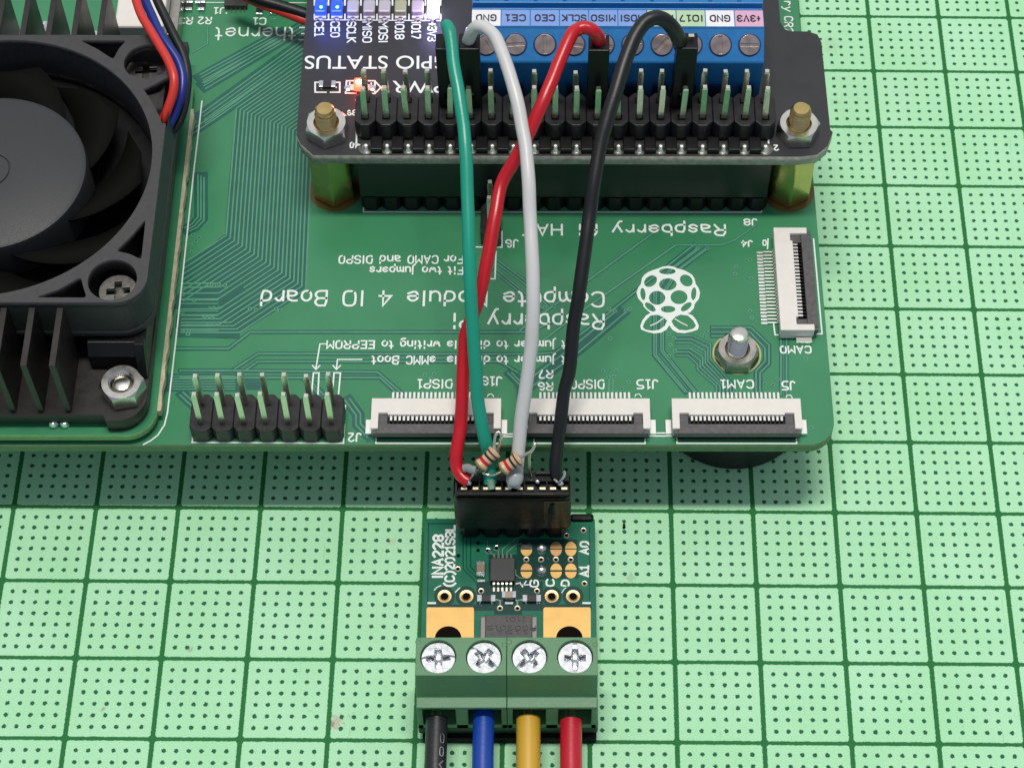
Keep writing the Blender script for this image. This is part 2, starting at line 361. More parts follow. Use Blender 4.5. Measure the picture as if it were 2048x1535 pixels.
# ------------------------------------------------------------------ cutting mat (printed grid and dots)
def mat_material():
    m = bpy.data.materials.new('cutting_mat_print'); m.use_nodes = True; t = m.node_tree; b = t.nodes['Principled BSDF']
    N = t.nodes.new; L = t.links.new
    tcn = N('ShaderNodeTexCoord')
    wn = N('ShaderNodeTexNoise'); wn.inputs['Scale'].default_value = 3.2; wn.inputs['Detail'].default_value = 2; L(tcn.outputs['Object'], wn.inputs['Vector'])
    wv = N('ShaderNodeVectorMath'); wv.operation = 'MULTIPLY_ADD'; wv.inputs[1].default_value = (.22, .22, 0); L(wn.outputs['Color'], wv.inputs[0])
    wo_ = N('ShaderNodeVectorMath'); wo_.operation = 'ADD'; wo_.inputs[1].default_value = (-.11, -.11, 0)
    L(tcn.outputs['Object'], wo_.inputs[0]); L(wo_.outputs[0], wv.inputs[2])
    sx = N('ShaderNodeSeparateXYZ'); L(wv.outputs[0], sx.inputs[0])
    def M(op, a, b_=None, c=None):
        n = N('ShaderNodeMath'); n.operation = op
        for i, v in enumerate((a, b_, c)):
            if v is None: continue
            if isinstance(v, (int, float)): n.inputs[i].default_value = v
            else: L(v, n.inputs[i])
        return n.outputs[0]
    def dist(axis, period):           # distance to nearest multiple of period
        return M('PINGPONG', M('ADD', sx.outputs[axis], 1000.0*1.0), period/2)
    gx, gy = dist('X', 10.0), dist('Y', 10.0)
    def step(v, edge, soft):           # 1 below edge
        r = N('ShaderNodeMapRange'); r.interpolation_type = 'SMOOTHSTEP'; r.inputs['From Min'].default_value = edge-soft; r.inputs['From Max'].default_value = edge+soft
        r.inputs['To Min'].default_value = 1; r.inputs['To Max'].default_value = 0; L(v, r.inputs['Value']); return r.outputs[0]
    # rounded inner corners at the crossings
    k = .34
    lines = M('MAXIMUM', step(gx, .285, .05), step(gy, .24, .05))
    cor = step(M('ADD', gx, gy), .72, .06)
    lines = M('MAXIMUM', lines, cor)
    px = M('PINGPONG', M('ADD', sx.outputs['X'], 1000.0), 10/14); py = M('PINGPONG', M('ADD', sx.outputs['Y'], 1000.0), 10/14)
    d2 = M('SQRT', M('ADD', M('MULTIPLY', px, px), M('MULTIPLY', py, py)))
    dn = N('ShaderNodeTexNoise'); dn.inputs['Scale'].default_value = 6.5; dn.inputs['Detail'].default_value = 3; L(tcn.outputs['Object'], dn.inputs['Vector'])
    d3 = M('ADD', d2, M('MULTIPLY', M('SUBTRACT', dn.outputs['Fac'], .5), .26))
    dots = step(d3, .262, .06)
    inside = M('MULTIPLY', M('GREATER_THAN', gx, .7), M('GREATER_THAN', gy, .7))
    dots = M('MULTIPLY', dots, inside)
    # base tone with blotches, fine fibres, scuffs
    bn = N('ShaderNodeTexNoise'); bn.inputs['Scale'].default_value = .09; bn.inputs['Detail'].default_value = 6; L(tcn.outputs['Object'], bn.inputs['Vector'])
    fn = N('ShaderNodeTexNoise'); fn.inputs['Scale'].default_value = 4.0; fn.inputs['Detail'].default_value = 6; fn.inputs['Roughness'].default_value = .7; L(tcn.outputs['Object'], fn.inputs['Vector'])
    c1 = N('ShaderNodeValToRGB'); c1.color_ramp.elements[0].position = .3; c1.color_ramp.elements[0].color = (.40, .755, .44, 1)
    c1.color_ramp.elements[1].position = .72; c1.color_ramp.elements[1].color = (.46, .80, .52, 1); L(bn.outputs['Fac'], c1.inputs[0])
    f2 = N('ShaderNodeMapRange'); f2.inputs['From Min'].default_value = .3; f2.inputs['From Max'].default_value = .7; f2.inputs['To Min'].default_value = .93; f2.inputs['To Max'].default_value = 1.05; L(fn.outputs['Fac'], f2.inputs['Value'])
    mx = N('ShaderNodeMix'); mx.data_type = 'RGBA'; mx.blend_type = 'MULTIPLY'; mx.inputs['Factor'].default_value = 1; L(c1.outputs[0], mx.inputs['A']); L(f2.outputs[0], mx.inputs['B'])
    cur = mx.outputs['Result']
    def over(fac, col, cur):
        q = N('ShaderNodeMix'); q.data_type = 'RGBA'; L(fac, q.inputs['Factor']); L(cur, q.inputs['A']); q.inputs['B'].default_value = (*col, 1); return q.outputs['Result']
    # thin knife scratches along y (stretched noise)
    mp = N('ShaderNodeMapping'); mp.inputs['Scale'].default_value = (1.6, .045, 1); L(tcn.outputs['Object'], mp.inputs['Vector'])
    kn = N('ShaderNodeTexNoise'); kn.inputs['Scale'].default_value = 1.0; kn.inputs['Detail'].default_value = 1; L(mp.outputs[0], kn.inputs['Vector'])
    ks = step(M('ABSOLUTE', M('SUBTRACT', kn.outputs['Fac'], .56)), .0022, .0022)
    cur = over(M('MULTIPLY', ks, .30), (.16, .33, .2), cur)
    mp2 = N('ShaderNodeMapping'); mp2.inputs['Scale'].default_value = (.05, 1.5, 1); L(tcn.outputs['Object'], mp2.inputs['Vector'])
    kn2 = N('ShaderNodeTexNoise'); kn2.inputs['Scale'].default_value = 1.0; kn2.inputs['Detail'].default_value = 1; L(mp2.outputs[0], kn2.inputs['Vector'])
    cur = over(M('MULTIPLY', step(M('ABSOLUTE', M('SUBTRACT', kn2.outputs['Fac'], .6)), .002, .002), .22), (.16, .33, .2), cur)
    # dirt marks with a shape of their own
    def blot(pt, r, col, amt, sc=2.5, sharp=.25):
        nonlocal cur
        vm = N('ShaderNodeVectorMath'); vm.operation = 'DISTANCE'; vm.inputs[1].default_value = (pt[0], pt[1], 0); L(tcn.outputs['Object'], vm.inputs[0])
        bnn = N('ShaderNodeTexNoise'); bnn.inputs['Scale'].default_value = sc; bnn.inputs['Detail'].default_value = 4; L(tcn.outputs['Object'], bnn.inputs['Vector'])
        v = M('ADD', vm.outputs['Value'], M('MULTIPLY', M('SUBTRACT', bnn.outputs['Fac'], .5), r*2.6))
        cur = over(M('MULTIPLY', step(v, r*.7, r*sharp), amt), col, cur)
    for pt, r, col, amt in BLOTS: blot(pt, r, col, amt)
    ln = N('ShaderNodeMapRange'); ln.inputs['To Min'].default_value = .75; ln.inputs['To Max'].default_value = 1.3; L(fn.outputs['Fac'], ln.inputs['Value'])
    cur = over(M('MULTIPLY', lines, .98), (.016, .155, .040), cur)
    cur = over(M('MULTIPLY', dots, .97), (.008, .100, .042), cur)
    L(cur, b.inputs['Base Color']); b.inputs['Roughness'].default_value = .62; b.inputs['Specular IOR Level'].default_value = .12
    bp = N('ShaderNodeBump'); bp.inputs['Strength'].default_value = .5; bp.inputs['Distance'].default_value = .06
    hh = M('SUBTRACT', M('MULTIPLY', fn.outputs['Fac'], .35), M('MULTIPLY', M('MAXIMUM', lines, dots), .25))
    L(hh, bp.inputs['Height']); L(bp.outputs[0], b.inputs['Normal'])
    return m
TH = math.radians(.5); OFF = Vector((38.6538567417618, -18.291801224000093, 0))
def mc(u, v):      # mat coordinates of a photo point on the mat
    p = at(u, v, 0); c, s = math.cos(TH), math.sin(TH)
    return (c*p.x - s*p.y + OFF.x, s*p.x + c*p.y + OFF.y)
BLOTS = [(mc(672, 1443), 1.1, (.50, .36, .33), .65), (mc(662, 1448), .45, (.30, .16, .13), .6), (mc(1248, 1054), .28, (.004, .006, .004), 1.0),
         (mc(205, 1418), .35, (.30, .27, .20), .6), (mc(185, 1430), .45, (.32, .30, .22), .45), (mc(783, 1082), .7, (.55, .48, .38), .4),
         (mc(1262, 1155), .8, (.26, .36, .22), .35), (mc(1816, 441), .3, (.10, .07, .05), .8), (mc(1850, 126), .35, (.10, .22, .12), .6),
         (mc(1660, 90), 1.6, (.42, .55, .36), .35), (mc(1671, 205), .8, (.40, .48, .34), .35), (mc(378, 1297), .5, (.26, .30, .2), .5), (mc(1802, 1402), .22, (.05, .10, .06), .8)]
MM = mat_material()
bm = bmesh.new(); prism(bm, rrect(-125, 185, -175, 235, 4), -3, 0)
mo = new('cutting_mat', bm, MM)
mo.rotation_euler = (0, 0, -TH); 
c, s = math.cos(-TH), math.sin(-TH)
mo.location = (-(c*OFF.x - s*OFF.y), -(s*OFF.x + c*OFF.y), 0)
tag(mo, 'pale green cutting mat printed with a dark green grid and dots, under the circuit boards', 'cutting mat', kind='structure')
tb = new('table_top', B(-420, 380, -420, 420, -30, -3.02), mat('desk_wood', (.22, .17, .13), .5, noise=.2, nscale=.05), kind='structure')
tb['label'] = 'desk top under the cutting mat'
sp_ = new('debris_speck', (lambda b_: (lathe(b_, 0, 0, [(0, 0), (.16, .04), (.2, .15), (.12, .27), (0, .3)], 10), b_)[1])(bmesh.new()), FOAM)
sp_.location = at(1248, 1051, 0) + Vector((0, 0, .01)); sp_.scale = (.8, 1.6, 1); tag(sp_, 'tiny black crumb lying on the mat right of the sensor board', 'crumb')

# ------------------------------------------------------------------ carrier board
io = root('carrier_board', 'large green circuit board with white lettering and fruit logo, lying under the black board', 'circuit board', (-80, 45, 11.9))
IOH = [circ(-11.0, 12.6, 1.45)]
bm = plate(rrect(-160, 0, 0, 90, 3.2, 8), IOH, 11.9, ZB)
pl = part('board_plate', bm, [GREEN, FRGREEN], io)
for p in pl.data.polygons:
    if abs(p.normal.z) < .5: p.material_index = 1
pp = lambda L, z=ZB: [at(u, v, z) for u, v in L]
bm = bmesh.new(); ch = bmesh.new()
TRZ = [0]
def tr(L, w=.22): TRZ[0] += 1; ribbon(bm, pp(L), w, ZB+.016, .016 + (TRZ[0] % 230)*.00004)
CLZ = [0]
def cl(L, w): CLZ[0] += 1; ribbon(ch, pp(L), w, ZB+.001, .0058 + CLZ[0]*.00008)
# big bundle
NB = 21
flatz = ZB+.005
poly = [(472, 214), (600, 128), (640, 100), (640, 300), (622, 330), (617, 440), (612, 585), (470, 672), (435, 662), (370, 668), (366, 530), (450, 468), (458, 360)]
flatpoly(ch, pp(poly), flatz)
for i in range(NB):
    f = i/(NB-1)
    xt = 473 + i*7.55; yt = 217 + i*2.9
    xb = 452.5 + i*7.95; yb = 471 + i*5.35
    L = [(xt + 160, yt - 110), (xt, yt), (xb, yb)]
    if i < 8: L += [(366, yb + (xb-366)*.655)]
    elif i == 12: L += [(xb-60, yb+40)]
    elif i < 17:
        xe = 440 - (i % 3)*2; ye = yb + (xb-xe)*.655
        L += [(xe, ye), (363, ye+.5)]
    else:
        xe = 461 + (i-17)*6; ye = yb + (xb-xe)*.655
        L += [(xe, ye), (362, ye)]
    tr(L, .20)
# further groups
def group(L, n, dx, dy, w=.2, cw=None, ends=True):
    for k in range(n): tr([(x+dx*k, y+dy*k) for x, y in L], w)
    cwid = cw or (n*abs((at(L[0][0], L[0][1], ZB)-at(L[0][0]+dx, L[0][1]+dy, ZB)).length) + .35)
    cl([(x+dx*(n-1)/2, y+dy*(n-1)/2) for x, y in L], cwid)
group([(640, 25), (405, 166)], 3, 3, 6); group([(640, 56), (405, 226)], 4, 2, 7); group([(560, 62), (400, 150)], 4, 3, 5.5)
group([(415, 55), (415, 88), (385, 105)], 1, 0, 0); group([(380, 262), (420, 236), (610, 104)], 2, 3, 7)
group([(408, 355), (408, 440), (395, 455), (380, 462)], 3, -6, -3)
cl([(363, 662), (470, 665)], 1.8)
for y in (600, 607, 622, 631, 645, 652, 661): tr([(362, y), (436, y)], .16)
cl([(363, 603), (437, 603)], 2.2); cl([(363, 642), (437, 642)], 2.0)
for x0, y0 in ((418, 613), (404, 632), (414, 648)):
    tr([(x0+k*5, y0+(4 if k % 2 else 0)) for k in range(6)], .14)
for L in ([(352, 697), (457, 697), (500, 664), (1062, 664), (1110, 640)], [(470, 737), (517, 707), (1060, 708), (1110, 705), (1200, 640), (1390, 488)],
          [(490, 741), (516, 723), (1000, 723), (1036, 745)], [(360, 741), (480, 741), (755, 744), (808, 790)], [(360, 755), (515, 755), (760, 755), (800, 792)]):
    cl(L, .62); tr(L, .20)
group([(360, 790), (420, 845)], 2, 6, -6); group([(345, 778), (470, 778)], 6, 0, -5.2, .16)
cl([(350, 765), (510, 765)], 2.0)
for L in ([(990, 520), (1052, 566), (1100, 612)], [(990, 540), (1050, 590), (1082, 618)]): cl(L, .75); tr([(x+2, y-2) for x, y in L], .18); tr([(x-2, y+2) for x, y in L], .18)
for L in ([(1312, 462), (1040, 660)], [(1352, 490), (1180, 610), (1060, 700)]): tr(L, .26); cl(L, .45)
group([(1352, 490), (1442, 490), (1470, 480), (1512, 450)], 1, 0, 0)
for L in ([(1395, 498), (1340, 540), (1310, 585), (1310, 710), (1372, 784)], [(1412, 498), (1356, 540), (1324, 590), (1324, 702), (1390, 784)]): cl(L, .8); tr([(x-2, y) for x, y in L], .16); tr([(x+2.5, y) for x, y in L], .16)
for L in ([(1232, 622), (1150, 690), (1040, 772)], [(1252, 624), (1160, 702), (1060, 776)]): cl(L, 1.0); tr(L, .22)
cl([(1242, 625), (1150, 697), (1045, 776)], 1.7)
for k in range(6):
    y = 671 + k*7.2 + (4 if k > 2 else 0)
    xe = 1384 - k*1.5
    Lk = [(1352, y), (xe, y), (1408+(2.5-k)*5.2, y+17), (1408+(2.5-k)*5.2, 718+k*4.2), (1462-k*7+6, 772), (1462-k*7+6, 786)]; tr(Lk, .16); cl(Lk, .46)
for L in ([(1423, 655), (1502, 655), (1538, 690), (1538, 728), (1520, 745), (1520, 786)], [(1423, 664), (1500, 664), (1530, 696), (1530, 722), (1512, 742), (1512, 786)], [(1423, 672), (1460, 672)]): cl(L, .6); tr(L, .18)
for x in (1562, 1573): cl([(x, 672), (x, 790)], .5); tr([(x, 672), (x, 790)], .2)
group([(690, 800), (712, 830), (712, 850), (735, 874)], 2, 9, -3); group([(608, 757), (640, 790)], 2, 7, -1)
group([(1015, 745), (1040, 770), (1040, 800)], 2, 8, 0)
for x in (1218, 1226): tr([(x, 755), (x, 792)], .16)
part('trace', bm, TRACE, io, kind='stuff'); part('trace_clearance', ch, CHAN, io, kind='stuff')
# vias
bm = bmesh.new()
def via(u, v, r=.30, z=ZB): 
    p = at(u, v, z); lathe(bm, p.x, p.y, [(r, z+.003), (r*.93, z+.05), (r*.45, z+.055), (r*.3, z+.005)], 14)
V = [(1218, 618), (1260, 618), (1230, 622), (1252, 621), (1220, 677), (1338, 668), (1341, 690), (1338, 712), (1348, 676), (1350, 702), (1405, 656), (1409, 672), (1413, 664),
     (1472, 534), (1470, 548), (1500, 520), (1502, 557), (1500, 622), (1504, 636), (1612, 718), (1622, 855), (1395, 497), (1414, 497), (1090, 615), (1108, 612), (1206, 742), (1232, 742),
     (1217, 755), (1228, 753), (1244, 777), (1257, 764), (1500, 762), (1530, 768), (1546, 770), (1555, 758), (980, 766), (862, 757), (850, 750), (868, 748), (418, 570), (428, 571), (438, 569), (450, 571),
     (500, 618), (512, 620), (552, 618), (560, 621), (372, 662), (376, 668), (388, 600), (386, 470), (392, 482), (381, 490), (398, 475), (383, 505), (978, 718), (1008, 718), (1000, 792), (905, 770), (930, 768)]
for u, v in V: via(u, v)
part('via', bm, TRACE, io, kind='stuff', smooth=True)
bm = bmesh.new()
for u, v in V: 
    p = at(u, v, ZB); disc(bm, p.x, p.y, .12, ZB+.045, 10)
part('via_hole_shade', bm, CHAN, io, kind='stuff')  # dark discs stand for the shade in the via holes

# white legend
bm = bmesh.new()
def T(s, xr, xl, yb, yc, w=.17, yb2=None): text_px(bm, s, (xr, yb), (xl, yb2 or yb), (xr, yc), ZB, w*1.17)
T('Compute', 1207, 1008.6, 585, 613.5, .24, 583.5); T('Module', 973.4, 816.7, 583.5, 612, .24, 582.6); T('4', 782.8, 759.2, 582.5, 611.5, .24)
T('IO', 728, 688, 582.4, 611.5, .24); T('Board', 654, 524.5, 582, 611.3, .24)
T('Raspberry', 1207, 977, 629, 658, .24, 628); T('Pi', 940, 907, 627.5, 657, .24)
T('Raspberry', 1449.5, 1225, 450, 471, .22); T('Pi', 1193, 1157, 449.5, 470.5, .22); T('HAT', 1123.6, 1046, 449.5, 470.5, .22)
T('Fit', 926, 897, 534, 548.5); T('two', 883, 845.5, 534, 548.5); T('jumpers', 830, 740.4, 534, 548.5)
T('For', 926, 889, 512, 527); T('CAM0', 876, 816.7, 512, 527); T('and', 800.7, 760.7, 512, 527); T('DISP0', 744.7, 679, 512, 527)
T('Fit', 1150, 1124, 682, 697); T('jumper', 1111, 1029.6, 682, 697); T('to', 1015.6, 994.5, 682, 697); T('disable', 978.7, 895.5, 682, 697); T('writing', 879.4, 802, 682, 697); T('to', 786.4, 765, 682, 697); T('EEPROM', 748.6, 654.7, 682, 697)
T('Fit', 1150, 1124, 712.5, 728); T('jumper', 1111, 1029.6, 712.5, 728); T('to', 1015.6, 994.5, 712.5, 728); T('disable', 978.7, 895.5, 712.5, 728); T('eMMC', 869.7, 813.7, 712.5, 728); T('Boot', 797, 744.7, 712.5, 728)
T('J2', 722, 698, 866.5, 882.5); T('J16', 1003, 964, 754, 770.5); T('DISP1', 904, 836.4, 759.5, 776); T('J15', 1315, 1274, 760, 777); T('DISP0', 1207.4, 1142, 760, 777)
T('CAM1', 1506, 1442, 760.5, 776); T('J5', 1589, 1564, 763, 779.5); T('J4', 1504, 1483, 482, 493); T('J8', 1513, 1488, 438.5, 450.5); T('CAM0', 1621, 1560.6, 692.6, 706)
T('J6', 1036, 1011.7, 480, 495); T('R7', 1105, 1077, 741, 756); T('R6', 1105, 1077, 765.5, 780.5)
T('Ethernet', 618, 433, 56, 80.5, .20); T('R2', 423, 398, 35.5, 48.5); T('R3', 385, 359, 36, 49); T('C1', 532, 508, 37, 50); T('U1', 454, 429, 16.5, 28)
text_px(bm, 'Battery', (1569, -52), (1569, 23), (1585, -52), ZB, .18); text_px(bm, 'CR2032', (1569, 34), (1570, 100), (1585, 34), ZB, .18)
SLZ = [0]
def sl(L, w=.18): SLZ[0] += 1; ribbon(bm, [p for p in pp(L)], w, ZB+.050, .012 + SLZ[0]*.0002)
sl([(654, 688), (640, 688), (632, 737)], .16); sl([(625, 731), (632, 739), (640, 731)], .16); sl([(724, 719), (675, 719), (673, 737)], .16); sl([(666, 731), (673, 739), (681, 731)], .16)
sl([(623, 790), (627, 746), (638, 746), (636, 789)]); sl([(665, 790), (668, 746), (681, 746), (677, 790)])
sl([(386, 866), (384.5, 884.8), (687, 886.4), (689, 848)]); sl([(683, 810), (691, 811), (689, 828)])
sl([(727, 400), (727, 424.5), (1523, 425), (1523, 395)])
sl([(950, 494.5), (1004, 495), (1004, 463)]); sl([(950, 503), (950, 556)]); sl([(975, 558), (990, 558), (992, 503)]); sl([(975, 558), (976, 520)])
sl([(1526, 485), (1527, 481), (1531, 481), (1533, 486), (1531, 491), (1527, 491), (1525.5, 486)])
sl([(1536, 478), (1535, 498)]); sl([(1527, 646), (1547, 647), (1550, 670), (1556, 670)]); sl([(1627, 478), (1644, 668), (1634, 668)])
for x0, x1 in ((752, 1000), (1068, 1290), (1354, 1593)): sl([(x0, 876), (x0, 886.5), (x1, 887), (x1, 878)])
sl([(1310, 866), (1335, 866)]); sl([(1300, 872), (1343, 872)]); sl([(1005, 868), (1060, 868)]); sl([(1005, 873), (1060, 873)])
sl([(398, 6), (560, 6), (640, 7)], .14)
for x, y in ((1276, 792), (1578, 794), (981, 792)): sl([(x-6, y+1), (x-4, y-3), (x+2, y-4), (x+6, y), (x+6, y+2)], .12)
# compute module outline on the board
sl([(404, 203), (400, 240), (388, 340), (371, 500), (352, 680), (335, 826), (329, 850), (316, 870), (302, 881), (287, 889)], .17)
part('white_legend', bm, SILK, io, kind='stuff')
# fruit emblem: white net with real openings
Z6 = lambda L: [at(1040 + x/3.302, 400 + y/3.302, ZB).xy for x, y in L]
outer = [(978,436),(1010,440),(1045,455),(1080,463),(1110,478),(1136,495),(1152,520),(1160,555),(1178,580),(1189,612),(1182,652),(1153,688),(1148,716),(1122,744),(1105,748),(1140,764),(1165,795),(1181,832),(1174,856),(1140,868),(1085,880),(1040,876),(1006,858),(986,828),(966,858),(932,876),(885,882),(835,870),(800,856),(794,832),(808,795),(832,764),(862,746),(838,728),(816,704),(812,686),(780,650),(769,612),(780,580),(798,555),(806,515),(822,493),(852,474),(884,462),(915,452),(945,440)]
def ell(cx, cy, rx, ry, rot=0, n=22):
    c_, s_ = math.cos(rot), math.sin(rot); return [(cx+rx*math.cos(2*PI*i/n)*c_-ry*math.sin(2*PI*i/n)*s_, cy+rx*math.cos(2*PI*i/n)*s_+ry*math.sin(2*PI*i/n)*c_) for i in range(n)]
holes = [ell(973,472,55,20), ell(862,537,46,34,-.6), ell(976,558,58,40), ell(1098,533,45,36,.6), ell(812,622,17,40,-.1), ell(1147,620,17,42,.1), ell(905,647,54,46), ell(1050,643,56,46),
         ell(978,722,48,22), ell(860,708,42,20,.65), ell(1098,706,42,20,-.65),
         [(862,764),(905,758),(940,770),(972,798),(955,832),(918,858),(870,864),(826,856),(810,838),(826,800)], [(1108,764),(1060,758),(1026,772),(1000,800),(1016,832),(1050,858),(1100,862),(1146,850),(1162,832),(1144,796)]]
bm = plate(Z6(outer), [Z6(h) for h in holes], ZB+.040, ZB+.056)
for L in ([(862, 830), (905, 812), (945, 782)], [(1104, 830), (1062, 810), (1024, 786)]): ribbon(bm, Z6(L), .14, ZB+.041, .018)
part('fruit_emblem', bm, SILK, io)

# ribbon cable connectors (built once, facing the viewer; copied)
def ribbon_connector(loc, rotz=0, first=None):
    if first is not None:
        c = first.copy(); COL.objects.link(c); c.parent = io; c.location = Vector(loc) - WL[io.name]; c.rotation_euler = (0, 0, rotz); WL[c.name] = Vector(loc)
        for ch_ in list(first.children):
            d = ch_.copy(); COL.objects.link(d); d.parent = c
        return c
    s = bmesh.new()
    s = plate([(-7.58,0),(7.58,0),(7.58,-4.1),(6.72,-4.1),(6.72,-1.98),(5.62,-1.98),(5.62,-2.25),(-5.62,-2.25),(-5.62,-1.98),(-6.72,-1.98),(-6.72,-4.1),(-7.58,-4.1)], [], .75, 2.1)
    bev = bmesh.new(); box(s, -7.5, 7.5, -1.9, -.06, .12, .75); box(s, -7.5, -6.8, -4.0, -1.9, .12, .75); box(s, 6.8, 7.5, -4.0, -1.9, .12, .75); bev.free()
    b = newm('ribbon_connector', (lambda me: (s.to_mesh(me), s.free(), me)[2])(bpy.data.meshes.new('shell')), WHITEP, io, bevel=.07, at0=loc)
    k = bmesh.new(); box(k, -6.9, 6.9, -4.62, -3.35, .95, 1.85); box(k, -7.35, 7.35, -4.6, -4.15, .9, 1.75); box(k, -6.68, -5.66, -3.4, -2.0, .5, 1.6); box(k, 5.66, 6.68, -3.4, -2.0, .5, 1.6)
    l = new('latch_lever', k, GREYP, b, bevel=.06); l.location = (0, 0, 0)
    k = bmesh.new(); box(k, -6.95, 6.95, -4.35, -2.0, .1, .9)
    for i in range(23): box(k, -5.5+i*.5-.10, -5.5+i*.5+.10, -3.36, -2.2, .8, 1.35)
    l = new('inner_bar', k, BLKP, b); l.location = (0, 0, 0)
    k = bmesh.new()
    for i in range(22): x = -5.25+i*.5; box(k, x-.125, x+.125, -2.86, -2.0, 1.45, 1.78)
    l = new('spring_contact', k, TINW, b, kind='stuff'); l.location = (0, 0, 0)
    k = bmesh.new()
    for i in range(22):
        x = -5.25+i*.5; box(k, x-.11, x+.11, -.05, 1.25, .08, .26); box(k, x-.15, x+.15, 1.25, 2.05, .02, .14)
        box(k, x-.10, x+.10, -.12, .10, .06, .70)
    for sx in (-1, 1): box(k, sx*7.95-.35, sx*7.95+.35, -3.9, -2.0, .03, .55)
    l = new('solder_lead', k, TINW, b, kind='stuff', bevel=.03); l.location = (0, 0, 0)
    return b
FY = 5.08
rc = ribbon_connector((-11.63, FY, ZB))
ribbon_connector((-29.35, FY, ZB), 0, rc); ribbon_connector((-46.78, FY, ZB), 0, rc)
ribbon_connector((-5.80, 22.25, ZB), PI/2, rc)

# pin headers
PINS = sq_pin_bm(.64, 0, 8.6, .28); PINM = bpy.data.meshes.new('pin'); PINS.to_mesh(PINM); PINS.free(); PINM.materials.append(TIN)
def header_bm(nx, ny, h=2.54, ch=.62, pitch=2.54):
    bm = bmesh.new()
    for i in range(nx):
        x0 = -1.27 + i*pitch; x1 = x0 + pitch; y0, y1 = -1.27, -1.27 + ny*pitch; e = .012
        P = [(x0+ch, y0), (x1-ch, y0), (x1-e, y0+ch), (x1-e, y1-ch), (x1-ch, y1), (x0+ch, y1), (x0+e, y1-ch), (x0+e, y0+ch)]
        prism(bm, P, .02, h)
        prism(bm, [(x-(x-(x0+x1)/2)*.07, y) for x, y in P], h, h+.001) if False else None
    return bm
def header(name, nx, ny, loc, parent, zlen=8.6, holes=True, lab=None, plastic=HDRP, rows=None):
    h = header_bm(nx, ny); me = bpy.data.meshes.new(name); bmesh.ops.recalc_face_normals(h, faces=h.faces); h.to_mesh(me); h.free()
    o = newm(name, me, plastic, parent, bevel=.10, at0=loc)
    for j in range(ny):
        for i in range(nx):
            if rows is not None and j not in rows: continue
            p = newm('pin', PINM, None, o, at0=Vector(loc) + Vector((i*2.54, j*2.54, .0)))
            p.scale = (1, 1, zlen/8.6)
            p.rotation_euler = (random.gauss(0, .012), random.gauss(0, .012), random.gauss(0, .05))
    return o
j2 = header('pin_header', 7, 2, (-74.05, 1.55, ZB), io)
for c_ in j2.children: c_.rotation_euler.x += -.015
j6 = header('jumper_header', 1, 2, (-40.75, 29.45, ZB), io)
j8 = header('connector_base', 20, 2, (-55.75, 35.15, ZB), io, plastic=BLKP, rows=())

# small parts near the far edge
bm = bmesh.new(); cp = at(577, 16, ZB)
k = B(-1.5, 1.5, -.9, .9, .1, .9); ch_ = newm('logic_chip', (lambda me: (k.to_mesh(me), k.free(), me)[2])(bpy.data.meshes.new('logic_chip')), CHIP, io, bevel=.06, at0=at(473, 10, ZB))
k = bmesh.new()
for i in range(5):
    for sgn in (-1, 1): box(k, -1.2+i*.6-.1, -1.2+i*.6+.1, sgn*1.15-.3, sgn*1.15+.3, .02, .2)
q_ = new('chip_lead', k, TIN, ch_, kind='stuff'); q_.location = (0, 0, 0)
def smd(parent, p, lx, ly, h, body, ends, name='chip_capacitor', horizontal=False):
    e = .28
    if horizontal: b0 = B(-lx/2+e*lx*.5, lx/2-e*lx*.5, -ly/2, ly/2, .03, h)
    else: b0 = B(-lx/2, lx/2, -ly/2+e*ly*.5, ly/2-e*ly*.5, .03, h)
    me = bpy.data.meshes.new(name); b0.to_mesh(me); b0.free(); o = newm(name, me, body, parent, bevel=.04, at0=p)
    for sgn in (-1, 1):
        k = bmesh.new()
        if horizontal: box(k, sgn*lx*.40-lx*.14, sgn*lx*.40+lx*.14, -ly/2-.02, ly/2+.02, .0, h+.03)
        else: box(k, -lx/2-.02, lx/2+.02, sgn*ly*.40-ly*.14, sgn*ly*.40+ly*.14, .0, h+.03)
        c2 = new('end_cap', k, SOLDER, o, bevel=.05); c2.location = (0, 0, 0)
    return o
CAPB = mat('ceramic_tan', (.24, .15, .10), .4); RESB = mat('resistor_black', (.02, .018, .02), .35)
for u, v in ((520, 23), (404, 15), (379, 15), (398, 1), (548, 22)): smd(io, at(u, v, ZB), .85, 1.6, .5, RESB, None, 'chip_resistor')
k = B(-3.2, 3.2, -7, 7, 0, 5.2); 
o = newm('board_connector', (lambda me: (k.to_mesh(me), k.free(), me)[2])(bpy.data.meshes.new('bc')), WHITEP, io, bevel=.3, at0=Vector((-86.6, 66.5, ZB)))
k = B(3.3, 4.6, -6.6, 6.6, .0, 3.2); q_ = new('metal_frame', k, DSTEEL, o, bevel=.1); q_.location = (0, 0, 0)
for i in range(16):
    smd(io, Vector((-118 + random.random()*30, 58.5 + random.random()*9, ZB)), .9 + random.random()*.6, 1.6 + random.random(), .6, random.choice([CAPB, RESB, WHITEP]), None)
k = bmesh.new()
for i in range(5):
    lathe(k, -114+i*5.2, 60+(i % 2)*2, [(1.3, ZB), (1.3, ZB+2.4), (1.0, ZB+2.6), (0, ZB+2.6)], 20)
part('can_capacitor', k, SOLDER, io, smooth=True)

# corner bolt with nut, rubber foot
def bolt(cx, cy, zbase, top, label, dome=True):
    r = root('bolt', label, 'bolt', (cx, cy, zbase))
    newm('threaded_shaft', (lambda b_: (lambda me: (b_.to_mesh(me), b_.free(), me)[2])(bpy.data.meshes.new('shaft')))(stud_bm(1.22, -1.7, top-zbase, .45, dome)), STEEL, r, smooth=True, at0=(cx, cy, zbase))
    return r
bolt(-11.15, 12.1, ZB, 18.9, 'steel machine screw standing out of the nut between the two camera connectors')
